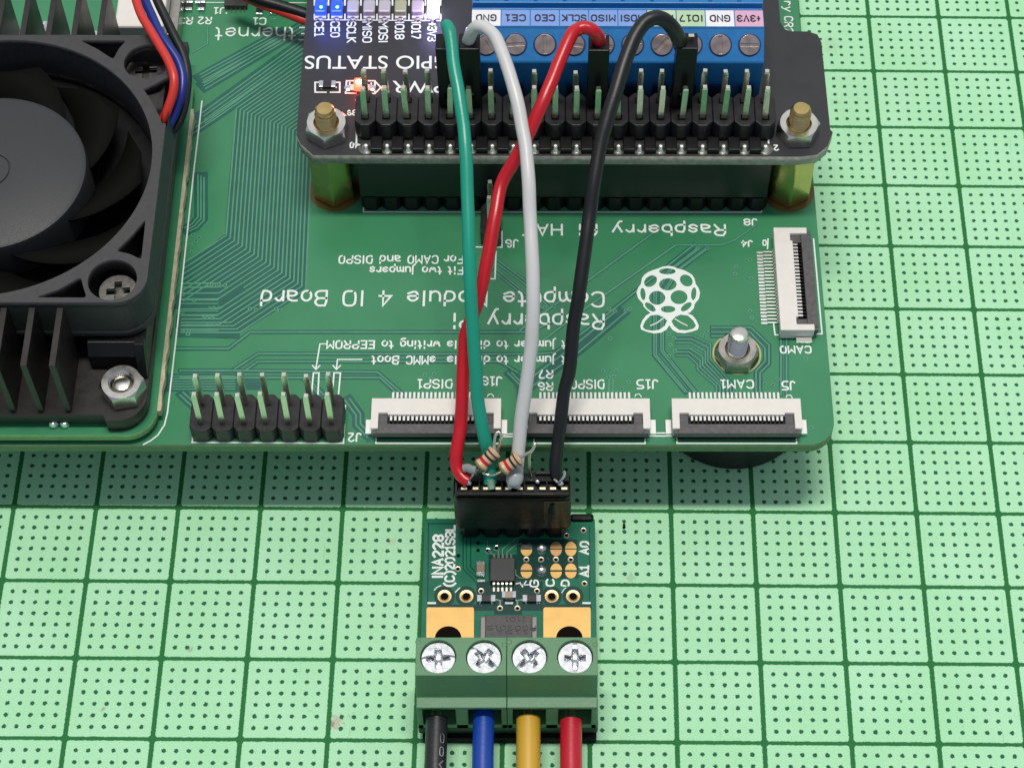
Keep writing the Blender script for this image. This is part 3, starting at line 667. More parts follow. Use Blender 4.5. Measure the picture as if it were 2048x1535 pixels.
# annular pad round the hole
bm = bmesh.new(); disc(bm, -11.0, 12.6, 2.95, ZB+.006, 40, 2.72); part('solder_ring', bm, mat('ring_pale', (.42, .44, .20), .4, metal=.4), io)
bm = bmesh.new(); disc(bm, -11.0, 12.6, 2.72, ZB+.012, 40, 1.45); part('hole_pad', bm, mat('dark_pad', (.02, .045, .02), .25), io)
def nut(cx, cy, z, af, h, rot, label, m=STEEL, hole=1.3, group=None):
    b_ = hexnut_bm(af, h, hole, rot); me = bpy.data.meshes.new('hex_nut'); bmesh.ops.recalc_face_normals(b_, faces=b_.faces); b_.to_mesh(me); b_.free()
    o = newm('hex_nut', me, m, None, smooth=14, at0=(cx, cy, z)); tag(o, label, 'nut', group); return o
nut(-11.1, 12.1, ZB+.02, 4.5, 2.0, math.radians(0), 'steel hex nut on the green board between the two camera connectors', DSTEEL)
ft = new('rubber_foot', (lambda b_: (lathe(b_, 0, 0, [(0, 0.01), (9.2, 0.01), (9.5, .5), (8.9, 7), (8.2, 11.6), (7.9, 11.88), (0, 11.88)], 64), b_)[1])(bmesh.new()), RUBBER, smooth=True)
ft.location = (-10.7, 13.6, 0); tag(ft, 'black round rubber foot under the near right corner of the green board', 'foot')

# ------------------------------------------------------------------ compute module, heat sink, fan
cm = root('compute_module', 'small green module board with a cream cut edge, under the heat sink', 'circuit board', (-98.9, 27.5, 14.3))
bm = plate(rrect(-118.9, -79.35, .1, 55.1, 3.4, 8), [], 14.3, 15.5); p_ = part('board_plate', bm, [GREEN, mat('module_edge', (.16, .34, .13), .55, noise=.2)], cm)
for p in p_.data.polygons:
    if abs(p.normal.z) < .5: p.material_index = 1
bm = bmesh.new()
ys = [3.4 + i*.55 for i in range(int(46/.55))]
pr = [(-79.45, y) for y in ys]
rg = [(-78.92 + .05*math.sin(i*.9) + random.uniform(-.06, .06), y) for i, y in enumerate(ys)]
prism(bm, pr + rg[::-1], 14.35, 15.46); part('cut_edge', bm, CREAM, cm)
bm = B(-100, -86, 3, 50, ZB+.02, 14.29); part('mezzanine_connector', bm, BLKP, cm)
bm = bmesh.new()
for u in (105, 128): 
    p = at(u, 853, 16); lathe(bm, p.x, 1.5, [(0, 15.5), (.62, 15.52), (.66, 15.9), (.4, 16.35), (0, 16.45)], 14)
part('solder_blob', bm, SOLDER, cm, smooth=True)

hs = root('heat_sink', 'black finned heat sink on the module at the left, below the fan', 'heat sink', (-99, 29, 16.2))
HSR = -80.15
base = [(-119, 1.3), (-84.9, 1.3), (-84.6, .55), (HSR-3.3, .55)] + circ(HSR-3.3, 3.85, 3.3, 9, -PI/2, 0) + [(HSR, 57.5), (-119, 57.5)]
part('base_plate', plate(base, [circ(-83.3, 4.3, 1.3)], 16.4, 18.0), HSINK, hs, bevel=.12)
part('corner_post', plate([(-84.7, .7), (HSR-3.3, .6)] + circ(HSR-3.3, 3.85, 3.2, 9, -PI/2, 0) + [(HSR-.1, 8), (-85, 8)], [], 15.55, 16.4), HSINK, hs)
fin = bmesh.new(); th = .36
profx(fin, [(1.7, 18), (1.7, 28), (9.6, 28), (9.6, 21.6), (48.9, 21.6), (48.9, 28), (57.4, 28), (57.4, 18)], -th, th)
me = bpy.data.meshes.new('fin'); bmesh.ops.recalc_face_normals(fin, faces=fin.faces); fin.to_mesh(me); fin.free()
for i in range(9): newm('fin', me, HSINK, hs, at0=(-88.95 - i*3.17, 0, 0), bevel=.05)
part('shaded_side_block', (lambda b_: (profx(b_, [(7.6, 18), (7.6, 20.6), (8.8, 21.8), (48.5, 21.8), (48.5, 18)], -87, HSR-.1), b_)[1])(bmesh.new()), BLKP, hs, bevel=.1)  # blacker than the fins: shade beside the fan put into both blocks' colour
part('shaded_side_block', (lambda b_: (profx(b_, [(6.2, 18), (6.2, 18.4), (8.0, 22.6), (9, 22.6), (9, 18)], HSR-1.2, HSR-.12), b_)[1])(bmesh.new()), BLKP, hs, bevel=.05)
nut(-82.8, 4.3, 18.02, 4.5, 2.4, math.radians(12), 'bright steel hex nut in the near right corner of the heat sink')
bt = root('bolt', 'steel screw end inside the nut at the corner of the heat sink', 'bolt', (-82.8, 4.3, 18))
newm('threaded_shaft', (lambda b_: (lambda me: (b_.to_mesh(me), b_.free(), me)[2])(bpy.data.meshes.new('shaft')))(stud_bm(1.18, -1, 2.2, .4, True)), STEEL, bt, smooth=True, at0=(-82.8, 4.3, 18))

FX, FYC, FT = -99.35, 29.25, 29.0
fan = root('cooling_fan', 'square black cooling fan with a smooth round hub, on the heat sink', 'fan', (FX, FYC, 22))
FWELL = []
def fan_frame():
    R0 = 18.95
    outer = rrect(-20.05, 20.05, -19.75, 19.75, 3.4, 8)
    holes = [circ(0, 0, R0, 120)]
    def loc(L, z=29.0): return [((at(u, v, z)-Vector((FX, FYC, 0))).x, (at(u, v, z)-Vector((FX, FYC, 0))).y) for u, v in L]
    def fil(P):    # round the corners a little
        out = []; n = len(P)
        for i in range(n):
            a, b, c_ = Vector(P[i-1]), Vector(P[i]), Vector(P[(i+1) % n]); d1 = min(.45, (a-b).length*.3); d2 = min(.45, (c_-b).length*.3)
            p1 = b + (a-b).normalized()*d1; p2 = b + (c_-b).normalized()*d2
            for t in (0, .35, .65, 1): out.append(tuple(p1*(1-t)**2 + b*2*t*(1-t) + p2*t*t))
        return out
    t1 = loc([(70, 594.5), (118, 578), (161.5, 553), (166, 572), (173.5, 595)]); t2 = loc([(291.5, 437), (262, 472), (231.5, 502), (258, 507), (282.5, 519)])
    tt = loc([(159, 80.5), (253.5, 80.5), (238, 97), (226.5, 119), (196, 99)])
    w1 = loc([(224.6, 559)])[0]; w2 = loc([(294, 124)])[0]
    for sx in (-1, 1):
        if sx == 1: holes += [fil(t1), fil(t2), fil(tt), circ(w1[0], w1[1], 2.8, 32)]
        else: holes += [fil([(-x, y) for x, y in t1]), fil([(-x, y) for x, y in t2]), fil([(-x, y) for x, y in tt]), circ(-w1[0], w1[1], 2.8, 32)]
    FWELL.append((FX+w1[0], FYC+w1[1])); FWELL.append((FX-w1[0], FYC+w1[1]))
    P = circ(w2[0], w2[1], 2.8, 26, math.radians(-20), math.radians(215)); P = [(min(x, 19.4), min(y, 19.1)) for x, y in P]
    tab = loc([(252, 158), (284, 175), (318, 160), (334, 152)])
    holes.append(P + [(w2[0]-1.9, w2[1]-2.0), (w2[0]+.3, w2[1]-2.75), (w2[0]+2.1, w2[1]-1.9)])
    nt = loc([(324, 247), (318, 232), (309, 214), (297, 193), (286, 178), (308, 169), (332, 156)])
    outer += [(20.05, nt[0][1])] + nt + [(20.05, nt[-1][1]+.1)]
    b_ = plate(outer, holes, 27.9, FT); b2 = plate(rrect(-20.05, 20.05, -19.75, 19.75, 3.4, 8), [circ(0, 0, R0, 96)], 22.0, 23.2)
    me = bpy.data.meshes.new('t'); b2.to_mesh(me); b2.free(); b_.from_mesh(me)
    # outer wall and duct wall between the two faces
    for P, flip in ((rrect(-20.0, 20.0, -19.7, 19.7, 3.4, 8), False),):
        Q = rrect(-19.2, 19.2, -18.9, 18.9, 2.8, 8)
        n = len(P)
        # front, left walls closed; right wall open beside the leads
        A = [b_.verts.new((*p, 23.15)) for p in P]; C = [b_.verts.new((*p, 27.95)) for p in P]
        A2 = [b_.verts.new((*p, 23.15)) for p in Q]; C2 = [b_.verts.new((*p, 27.95)) for p in Q]
        for i in range(n):
            j = (i+1) % n
            if P[i][0] > 19 and 5.2 < P[i][1]: continue
            b_.faces.new((A[i], A[j], C[j], C[i])); b_.faces.new((A2[j], A2[i], C2[i], C2[j]))
    for rr in (R0, R0+.8):
        c1 = [b_.verts.new((*p, 22.1)) for p in circ(0, 0, rr, 96)]; c2 = [b_.verts.new((*p, 28.5)) for p in circ(0, 0, rr, 96)]
        for i in range(96): b_.faces.new((c1[i], c1[(i+1) % 96], c2[(i+1) % 96], c2[i]))
    bmesh.ops.translate(b_, verts=b_.verts, vec=(FX, FYC, 0)); return b_
part('frame', fan_frame(), FANP, fan, bevel=0)
b_ = bmesh.new(); prism(b_, rrect(FX-19.5, FX+19.5, FYC-19.2, FYC+19.2, 3), 21.85, 22.0); part('back_plate', b_, BLKP, fan)
b_ = bmesh.new(); lathe(b_, FX-.15, FYC-.6, [(0, 28.35), (2.25, 28.35), (2.3, 28.2), (2.42, 28.2), (2.48, 28.35), (10.6, 28.3), (11.2, 28.0), (11.35, 27.4), (11.35, 22.5)], 96)
part('hub', b_, FANH, fan, smooth=True)
for cx, cy in FWELL:
    b_ = bmesh.new(); lathe(b_, cx, cy, [(2.95, 22.1), (2.95, 27.95), (2.8, 27.95), (2.8, 22.1)], 28); part('screw_well', b_, BLKP, fan)
bl = bmesh.new(); n = 10
for a0 in range(1):
    rows = []
    for i in range(n+1):
        r = 11.2 + (17.6-11.2)*i/n; tw = .20 + .55*i/n
        rows.append([(r*math.cos(tw-.27), r*math.sin(tw-.27), 26.6), (r*math.cos(tw+.05), r*math.sin(tw+.05), 25.2), (r*math.cos(tw+.36), r*math.sin(tw+.36), 23.2)])
    vs = [[bl.verts.new(p) for p in r_] for r_ in rows]; vb = [[bl.verts.new((p[0], p[1], p[2]-.35)) for p in r_] for r_ in rows]
    for i in range(n):
        for j in range(2):
            bl.faces.new((vs[i][j], vs[i+1][j], vs[i+1][j+1], vs[i][j+1])); bl.faces.new((vb[i][j], vb[i][j+1], vb[i+1][j+1], vb[i+1][j]))
    for i in range(n):
        bl.faces.new((vs[i][0], vb[i][0], vb[i+1][0], vs[i+1][0])); bl.faces.new((vs[i][2], vs[i+1][2], vb[i+1][2], vb[i][2]))
    bl.faces.new((vs[n][0], vb[n][0], vb[n][1], vs[n][1])); bl.faces.new((vs[n][1], vb[n][1], vb[n][2], vs[n][2]))
me = bpy.data.meshes.new('blade'); bmesh.ops.recalc_face_normals(bl, faces=bl.faces); bl.to_mesh(me); bl.free()
for k in range(9):
    o = newm('blade', me, BLADE, fan, smooth='all', at0=(FX-.15, FYC-.6, 0)); o.rotation_euler = (0, 0, 2*PI*k/9 + .2)
def cross_screw(cx, cy, z, R, label, rot, m=BSCREW, group=None, cw=.42, cl_=1.35, th=1.2, slot=False):
    b_ = plate(circ(0, 0, R, 40), [cross_pts(cl_, cw, rot)], -.55, 0)
    lathe(b_, 0, 0, [(0, -th), (R*.86, -th), (R, -th+.2), (R, -.54), (R*.68, -.545), (R*.68, -1.15), (0, -1.15)], 40)
    pass
    me = bpy.data.meshes.new('screw'); b_.to_mesh(me); b_.free()
    o = newm('screw', me, m, None, at0=(cx, cy, z), bevel=.06)
    if label: tag(o, label, 'screw', group)
    return o
cross_screw(FWELL[0][0]+.25, FWELL[0][1]+.1, 26.6, 2.2, 'black cross head screw in the near right corner of the fan', .1)
cross_screw(at(292, 141, 25).x, at(292, 141, 25).y, 25.0, 2.45, 'black cross head screw in the far right corner of the fan, beside the coloured leads', .08)

# ------------------------------------------------------------------ upper (black) board on standoffs
ht = root('status_board', 'black circuit board with white lettering, status lights and a blue terminal strip, on brass standoffs', 'circuit board', (-31.8, 60, 23.4))
SX = (-60.45, -3.35); SY = 37.1
outl = [(-64.2, 92), (-64.2, 36.6), (-63.6, 35.3), (-62.0, 33.6), (-3.2, 33.5), (-1.2, 33.8), (.2, 35.1), (.75, 36.6), (1.0, 37.3), (.72, 37.7), (.62, 51.6), (.2, 52.9), (-1.0, 53.4), (-3.2, 53.4), (-3.9, 53.8), (-4.35, 55), (-4.35, 92)]
bm = plate(outl, [circ(x, SY, 1.4) for x in SX], 23.4, ZH)
part('board_plate', bm, [HATB, mat('black_board_edge', (.34, .33, .28), .6, noise=.35, nscale=1.5)], ht)
for p in ht.children[0].data.polygons:
    if abs(p.normal.z) < .5: p.material_index = 1
bm = bmesh.new()
def H(L, w=.2, n=0): ribbon(bm, [at(u, v, ZH) for u, v in L], w, ZH+.012 + n*.001, .014)
# light frame comb
H([(630, 40), (881, 42)], .16)
for i, x in enumerate((629, 657, 690, 722, 754, 785, 818, 851, 881)):
    H([(x, 39), (x, 29)], .2, 1); H([(x, 0), (x, 11)], .2, 1)
H([(611, -6), (640, -5)], .1)
# resistor and light outlines
def zz(L): return [(580+x/3.937, y/3.937) for x, y in L]
H(zz([(285, 728), (198, 728), (198, 650), (248, 650), (248, 700)]), .2); H(zz([(322, 650), (392, 650), (392, 728), (318, 728)]), .2); H(zz([(318, 650), (330, 690), (365, 690)]), .18, 1)
H(zz([(520, 735), (438, 735), (446, 638), (505, 638)]), .2); H(zz([(618, 638), (668, 638), (668, 738), (622, 738)]), .2); H(zz([(470, 650), (470, 700)]), .18)
H(zz([(672, 645), (716, 690), (672, 735)]), .2, 1); H(zz([(640, 655), (640, 715)]), .18)
H([(713, 262), (713, 290), (722, 290)], .2); H([(1537, 280), (1537, 293), (1530, 293)], .2); H([(712, 200), (714, 214)], .15); H([(1546, 205), (1546, 250)], .15)
def HT(s, xr, xl, yb, yc, w=.16): text_px(bm, s, (xr, yb), (xl, yb), (xr, yc), ZH, w)
HT('39', 712.5, 696, 221, 231, .16); HT('40', 716, 701, 285.5, 296, .18); HT('2', 1556, 1548, 291, 301, .18)
# light names, read downwards
for x, s_, y1 in ((638, 'CE1', 73), (670, 'CE0', 75), (702.5, 'SCLK', 85.5), (734, 'MISO', 85.5), (766, 'MOSI', 85.5), (799, 'IO18', 79), (832, 'IO17', 79), (864, '+3V3', 83)):
    text_px(bm, s_, (x-8, 45), (x-8, y1), (x+8.5, 45), ZH, .19, gap=1.3)
part('white_legend', bm, SILK, ht, kind='stuff')
for s_, xr, xl, yb, yc, wv in (('GPIO STATUS', 900, 610, 112.5, 138.5, 0), ('PWR', 889, 785, 162.5, 186.5, 0)):
    p0, p1, pc = at(xr, yb, ZH), at(xl, yb, ZH), at(xr, yc, ZH)
    newm('lettering', font_text(s_, p0, p1, pc-p0, ZH, bold=.005, lift=.03), SILK, ht, kind='stuff').location = -WL[ht.name]
# status lights
def milk(n, c, e=None, st=0, tr_=.25): return mat(n, c, .3, trans=tr_, emit=e, estr=st)
LCOL = [milk('lens_blue_lit', (.02, .05, .7), (.01, .06, 1.0), 1.6), None, milk('lens_clear', (.62, .58, .62)), None, None, milk('lens_yellowish', (.48, .50, .30)), milk('lens_pinkish', (.60, .50, .56)), milk('lens_white_lit', (.9, .9, .9), (.95, .93, 1.0), 5.0)]
LCOL[1] = LCOL[0]; LCOL[3] = LCOL[4] = LCOL[2]
CORE = mat('blue_die', (.1, .6, 1), .4, emit=(.10, .75, 1.0), estr=9)
LX = [641, 673.5, 706, 738.4, 769, 801, 835, 866.5]
for i, x in enumerate(LX):
    p = at(x, 13, 26); p.z = ZH
    k = B(-.74, .74, -1.0, 1.0, .35, 1.15)
    o = newm('status_light', (lambda me: (k.to_mesh(me), k.free(), me)[2])(bpy.data.meshes.new('lens')), LCOL[i], ht, bevel=.18, at0=p)
    if i in (0, 1): o['label'] = 'lit blue light'
    if i == 7: o['label'] = 'lit white light'
    k = B(-.70, .70, -1.35, 1.35, .02, .35); q_ = new('substrate', k, WHITEP, o); q_.location = (0, 0, 0)
    k = bmesh.new()
    for sg in (-1, 1): lathe(k, 0, sg*1.42, [(.46, .01), (.44, .18), (.3, .36), (0, .42)], 14)
    q_ = new('solder_joint', k, SOLDER, o, smooth=True, kind='stuff'); q_.location = (0, 0, 0)
    if i in (0, 1):
        k = bmesh.new(); lathe(k, .1, -.25, [(.18, 1.12), (.2, 1.17), (0, 1.19)], 12); q_ = new('glowing_die', k, CORE, o); q_.location = (0, 0, 0)
p = at(719, 167, 26); p.z = ZH
k = B(-.72, .72, -.80, .80, .3, 1.25); o = newm('power_light', (lambda me: (k.to_mesh(me), k.free(), me)[2])(bpy.data.meshes.new('lens')), mat('lens_red_lit', (.9, .1, .05), .3, emit=(1.0, .045, .018), estr=8), ht, bevel=.3, at0=p)
o['label'] = 'lit red light'
k = bmesh.new(); box(k, -1.15, 1.15, -.45, .45, .02, .3); q_ = new('substrate', k, WHITEP, o); q_.location = (0, 0, 0)
k = bmesh.new(); lathe(k, -.05, .05, [(.42, 1.23), (.34, 1.31), (0, 1.35)], 12); q_ = new('glowing_die', k, mat('red_die', (1, .5, .2), .4, emit=(1.0, .55, .25), estr=14), o); q_.location = (0, 0, 0)
k = bmesh.new()
for sx in (-1, 1): lathe(k, sx*1.5, .0, [(.5, .01), (.45, .2), (0, .4)], 12)
q_ = new('solder_joint', k, SOLDER, o, smooth=True, kind='stuff'); q_.location = (0, 0, 0)
smd(ht, at(655, 172, ZH), 1.9, .95, .45, RESB, None, 'chip_resistor', horizontal=True)
# real light the lit parts throw on their neighbours
def glow(name, loc, col, power, parent=None):
    l = bpy.data.lights.new(name, 'POINT'); l.energy = power; l.color = col; l.shadow_soft_size = .8
    o_ = bpy.data.objects.new(name, l); COL.objects.link(o_); o_.location = loc
glow('red_light_glow', p + Vector((0, 0, 2.0)), (1, .05, .02), 330)
for x in LX[:2]:
    q0 = at(x, 17, 27.5); glow('blue_light_glow', q0 + Vector((0, 0, .4)), (.04, .10, 1), 300)
q0 = at(LX[7], 15, 27.8); glow('white_light_glow', q0, (.45, .40, 1.0), 900)

# pin header on the upper board with raised housing
HX0 = -55.72; HY0 = 37.25
hh = header_bm(20, 2, 2.75, .72); me = bpy.data.meshes.new('pin_header'); bmesh.ops.recalc_face_normals(hh, faces=hh.faces); hh.to_mesh(me); hh.free()
hd = newm('pin_header', me, HDRP, ht, bevel=.12, at0=(HX0, HY0, ZH+.1))
pm = sq_pin_bm(.66, 0, 8.3, .28); PM2 = bpy.data.meshes.new('pin'); pm.to_mesh(PM2); pm.free(); PM2.materials.append(TIN)
for j in range(2):
    for i in range(20):
        q_ = newm('pin', PM2, None, hd, at0=(HX0+i*2.54, HY0+j*2.54, ZH+.1)); q_.rotation_euler = (random.gauss(0, .010), random.gauss(0, .012), random.gauss(0, .06))
# dark squares painting the shade around each pin foot, and the solder side of the socket below
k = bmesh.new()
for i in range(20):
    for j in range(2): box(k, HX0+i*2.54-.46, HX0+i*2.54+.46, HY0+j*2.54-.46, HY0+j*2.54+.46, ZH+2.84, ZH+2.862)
part('pin_recess_shade', k, HOLE_DARK, ht, kind='stuff')
k = bmesh.new()
for i in range(20): lathe(k, HX0+.07+i*2.54, 34.65, [(.62, ZH+.005), (.52, ZH+.18), (.38, ZH+.45), (.36, ZH+.58), (.28, ZH+.70), (.15, ZH+.77), (0, ZH+.79)], 18)
part('solder_joint', k, mat('pin_end_solder', (.98, .96, .88), .42, metal=1), ht, smooth='all', kind='stuff')
k = bmesh.new()
for i in range(20):
    x = HX0+.07+i*2.54; lathe(k, x, 34.65, [(.95, ZH+.004), (.93, ZH+.05), (.6, ZH+.055)], 20)
    if i < 19: box(k, x+.75, x+1.8, 35.0, 35.12, ZH+.1, ZH+.5); box(k, x+.62, x+1.9, 33.62, 33.74, ZH-.02, ZH+.03)
part('solder_land', k, mat('dim_solder', (.24, .24, .20), .3, metal=.9, noise=.3, nscale=2), ht, kind='stuff')
k = bmesh.new()
for i in range(20):
    x = HX0+.07+i*2.54
    if i < 19: box(k, x+.55, x+1.98, 33.9, 35.9, ZH+.005, ZH+.85)
part('socket_lug', k, BLKP, ht, kind='stuff', bevel=.1)
k = B(-56.95, -6.4, 34.0, 39.2, 16.1, 23.38); part('socket_body', k, mat('socket_black', (.005, .006, .006), .35, noise=.3, nscale=.4), ht, bevel=.15)

# blue terminal strip
tX0, tX1 = -42.85, -7.8
prof = [(42.45, ZH), (42.2, 28.6), (42.05, 28.7), (41.95, 32.3), (42.1, 32.5), (45.15, 34.75), (45.3, 34.95), (47.95, 34.95), (48.15, 34.6), (48.5, 34.6), (48.6, 35.5), (50.0, 35.5), (50.3, 35.0), (51.6, 35.0), (51.9, 35.5), (54.5, 35.5), (54.5, ZH)]
k = bmesh.new(); profx(k, prof, tX0, tX1)
tb_ = part('terminal_strip', k, BLUEP, ht, bevel=.10)
sl_ = Vector((0, 45.15-42.1, 34.75-32.5)); sn = Vector((0, -sl_.z, sl_.y)).normalized(); mid = Vector((0, (42.1+45.15)/2, (32.5+34.75)/2)); su = sl_.normalized()
Fr = Matrix((Vector((1, 0, 0)), su, sn)).transposed()
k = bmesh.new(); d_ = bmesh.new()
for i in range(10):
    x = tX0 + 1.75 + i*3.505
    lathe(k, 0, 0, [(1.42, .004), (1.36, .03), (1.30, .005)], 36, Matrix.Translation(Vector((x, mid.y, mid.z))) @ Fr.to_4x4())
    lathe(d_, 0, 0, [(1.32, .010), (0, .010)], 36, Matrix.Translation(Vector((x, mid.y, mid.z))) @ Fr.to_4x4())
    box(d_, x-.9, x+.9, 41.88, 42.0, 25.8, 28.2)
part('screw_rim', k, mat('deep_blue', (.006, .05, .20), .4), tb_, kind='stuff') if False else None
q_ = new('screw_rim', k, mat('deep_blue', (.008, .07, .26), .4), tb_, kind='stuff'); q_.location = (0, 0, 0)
q_ = new('screw_bore_shade', d_, mat('bore_shade_blue', (.003, .02, .07), .5), tb_, kind='stuff'); q_.location = (0, 0, 0)  # darker blue puts the shade of bores and wire openings into the colour
k = plate(circ(0, 0, 1.22, 32), [], .0, .08)
k2 = plate([p_ for p_ in circ(0, 0, 1.22, 32)], [[(-.19, -1.05), (.19, -1.05), (.19, 1.05), (-.19, 1.05)]], .08, .22)
me = bpy.data.meshes.new('x'); k2.to_mesh(me); k2.free(); k.from_mesh(me)
me = bpy.data.meshes.new('clamp_screw'); k.to_mesh(me); k.free()
rots = [.5, 1.62, .06, 1.45, 1.3, 1.9, -.75, -.65, .02, 1.55]
for i in range(10):
    x = tX0 + 1.75 + i*3.505
    q_ = newm('clamp_screw', me, TSCREW, tb_, bevel=.04, at0=Vector((x, mid.y, mid.z)) + sn*.02)
    q_.rotation_euler = (Fr.to_4x4() @ Matrix.Rotation(rots[i], 4, 'Z')).to_euler()
# paper tags with the pole names
PAP = {'w': mat('paper_white', (.80, .78, .84), .7, noise=.04), 'b': mat('paper_blue', (.20, .33, .70), .7, noise=.05), 'g': mat('paper_green', (.45, .62, .40), .7, noise=.05), 'p': mat('paper_pink', (.66, .38, .54), .7, noise=.05), 'lg': mat('paper_pale_green', (.50, .68, .45), .7, noise=.05)}
INK = mat('black_ink', (.012, .012, .02), .6)
names = [('GND', 'w'), ('CE1', 'b'), ('CE0', 'b'), ('SCLK', 'b'), ('MISO', 'b'), ('MOSI', 'b'), ('IO18', 'lg'), ('IO17', 'g'), ('GND', 'w'), ('+3V3', 'p')]
for i, (s_, c_) in enumerate(names):
    x0 = tX0 + .02 + i*3.503 + (.0 if i == 0 else .04); x1 = tX0 + (i+1)*3.503 - .06
    k = bmesh.new(); box(k, x0, x1, 45.32, 47.85, 34.955, 35.03); q_ = new('paper_tag', k, PAP[c_], tb_); q_.location = (0, 0, 0)
    wl = 1.25 if len(s_) == 3 else 1.5; xm = (x0+x1)/2
    k = bmesh.new(); text_w(k, s_, Vector((xm+wl-.1, 47.02, 0)), Vector((-2*wl+.2, 0)), Vector((0, -.92)), 35.03, .17, gap=1.9)
    t_ = new('lettering', k, INK, q_, kind='stuff'); t_.location = (0, 0, 0)
k = bmesh.new()
for i in range(10):
    x = tX0 + 1.1 + i*3.505; box(k, x, x+.45, 50.1, 51.3, 34.9, 35.35); box(k, x-.7, x-.25, 48.9, 49.6, 35.4, 35.62)
q_ = new('rib', k, BLUEP, tb_, kind='stuff'); q_.location = (0, 0, 0)

# standoffs, studs and nuts
side = [('left', SX[0]), ('right', SX[1])]
so = []
for w_, x in side:
    lb = 'brass hex standoff between the boards, %s' % ('beside the dense green traces' if w_ == 'left' else 'nearest the right edge of the green board')
    r = root('standoff', lb, 'standoff', (x, SY, ZB), 'brass standoffs holding up the black board')
    k = bmesh.new(); a0 = 0 if w_ == 'left' else .0
    prism(k, [(2.9*math.cos(a0+PI/6+i*PI/3), 2.9*math.sin(a0+PI/6+i*PI/3)) for i in range(6)], .05, 9.88)
    me = bpy.data.meshes.new('hex_body'); k.to_mesh(me); k.free()
    newm('hex_body', me, BRASS, r, bevel=.12, at0=(x, SY, ZB))
    b_ = stud_bm(1.30, 9.8, 16.1 if w_ == 'left' else 16.3, .5); me = bpy.data.meshes.new('threaded_stud'); b_.to_mesh(me); b_.free()
    newm('threaded_stud', me, BRASS, r, smooth=True, at0=(x, SY, ZB))
    k = bmesh.new(); disc(k, x, SY, 3.35, ZB+.02, 40); p_ = part('brass_foot_ring', k, mat('solder_ring_brown', (.16, .12, .04), .35, metal=.5), r)
nut(SX[0], SY, ZH+.02, 4.65, 2.0, math.radians(26), 'silver hex nut on the black board beside the lit red light', STEEL, hole=1.34)
nut(SX[1], SY, ZH+.02, 4.55, 2.0, math.radians(2), 'silver hex nut at the right front corner of the black board', STEEL, hole=1.34)

# ------------------------------------------------------------------ sensor board
sb = root('sensor_board', 'small green sensor board with gold pads and four green screw terminals, lying on the mat', 'circuit board', (-38.3, -18, 1.4))
bm = plate(rrect(-48.45, -28.05, -31.0, -4.15, .25, 2), [], 1.5, ZS); part('board_plate', bm, [SGREEN, mat('sensor_edge', (.015, .05, .025), .6, noise=.3)], sb)
for p in sb.children[0].data.polygons:
    if abs(p.normal.z) < .5: p.material_index = 1
z8 = lambda L: [at(800+x/4.516, 1020+y/4.516, ZS) for x, y in L]
z1 = lambda x, y, z=ZS: at(800+x/4.516, 1020+y/4.516, z)
dk = bmesh.new(); DZ = [0]
def dkp(L): DZ[0] += 1; flatpoly(dk, z8(L), ZS+.004+DZ[0]*.0006)
def dkr(L, w): DZ[0] += 1; ribbon(dk, z8(L), w, ZS+.001, .004+DZ[0]*.0006)
dkp([(1085, 255), (1600, 262), (1612, 610), (1050, 640), (1040, 560), (1060, 300)]); dkp([(690, 640), (1290, 640), (1290, 880), (1100, 880), (1100, 940), (850, 940), (850, 880), (690, 880)])
dkp([(250, 850), (1730, 850), (1730, 905), (250, 905)]); dkp([(800, 400), (1050, 400), (1050, 660), (800, 660)])
for x in (402, 597, 1370, 1563):
    dkp([(x+95*math.cos(a*PI/8), 775+92*math.sin(a*PI/8)) for a in range(16)])
dkr([(570, 230), (570, 530), (690, 650), (760, 650)], .14); dkr([(638, 230), (638, 510), (700, 580)], .14); dkr([(600, 230), (600, 520), (700, 615)], .10)
dkr([(253, 120), (500, 120)], .16); dkr([(1712, 150), (1712, 840)], .10); dkr([(258, 130), (250, 840)], .14)
dkr([(1000, 940), (1000, 1140)], .1)
part('mask_clearance', dk, SDARK, sb, kind='stuff')
bm = bmesh.new()
def sr(L, w=.12): ribbon(bm, z8(L), w, ZS+.03, .02)
sr([(790, 270), (790, 340)], .10); sr([(925, 250), (888, 280), (888, 330)], .10); sr([(1110, 235), (1070, 240), (925, 350), (925, 430)]); sr([(1100, 303), (1060, 303), (965, 378), (965, 430)]); sr([(888, 345), (888, 430)]); sr([(800, 365), (850, 410), (850, 430)])
sr([(1045, 540), (1045, 580), (1080, 610), (1130, 612)]); sr([(925, 730), (960, 760)]); sr([(1000, 730), (990, 760)]); sr([(733, 745), (733, 780)], .12); sr([(1237, 745), (1237, 780)], .12)
sr([(860, 805), (905, 815), (905, 850)], .2); sr([(1110, 805), (1060, 815), (1060, 850)], .2)
sr([(1100, 660), (1200, 660)], .12) if False else None
part('trace', bm, mat('sensor_trace', (.16, .26, .17), .3, metal=.3), sb, kind='stuff')
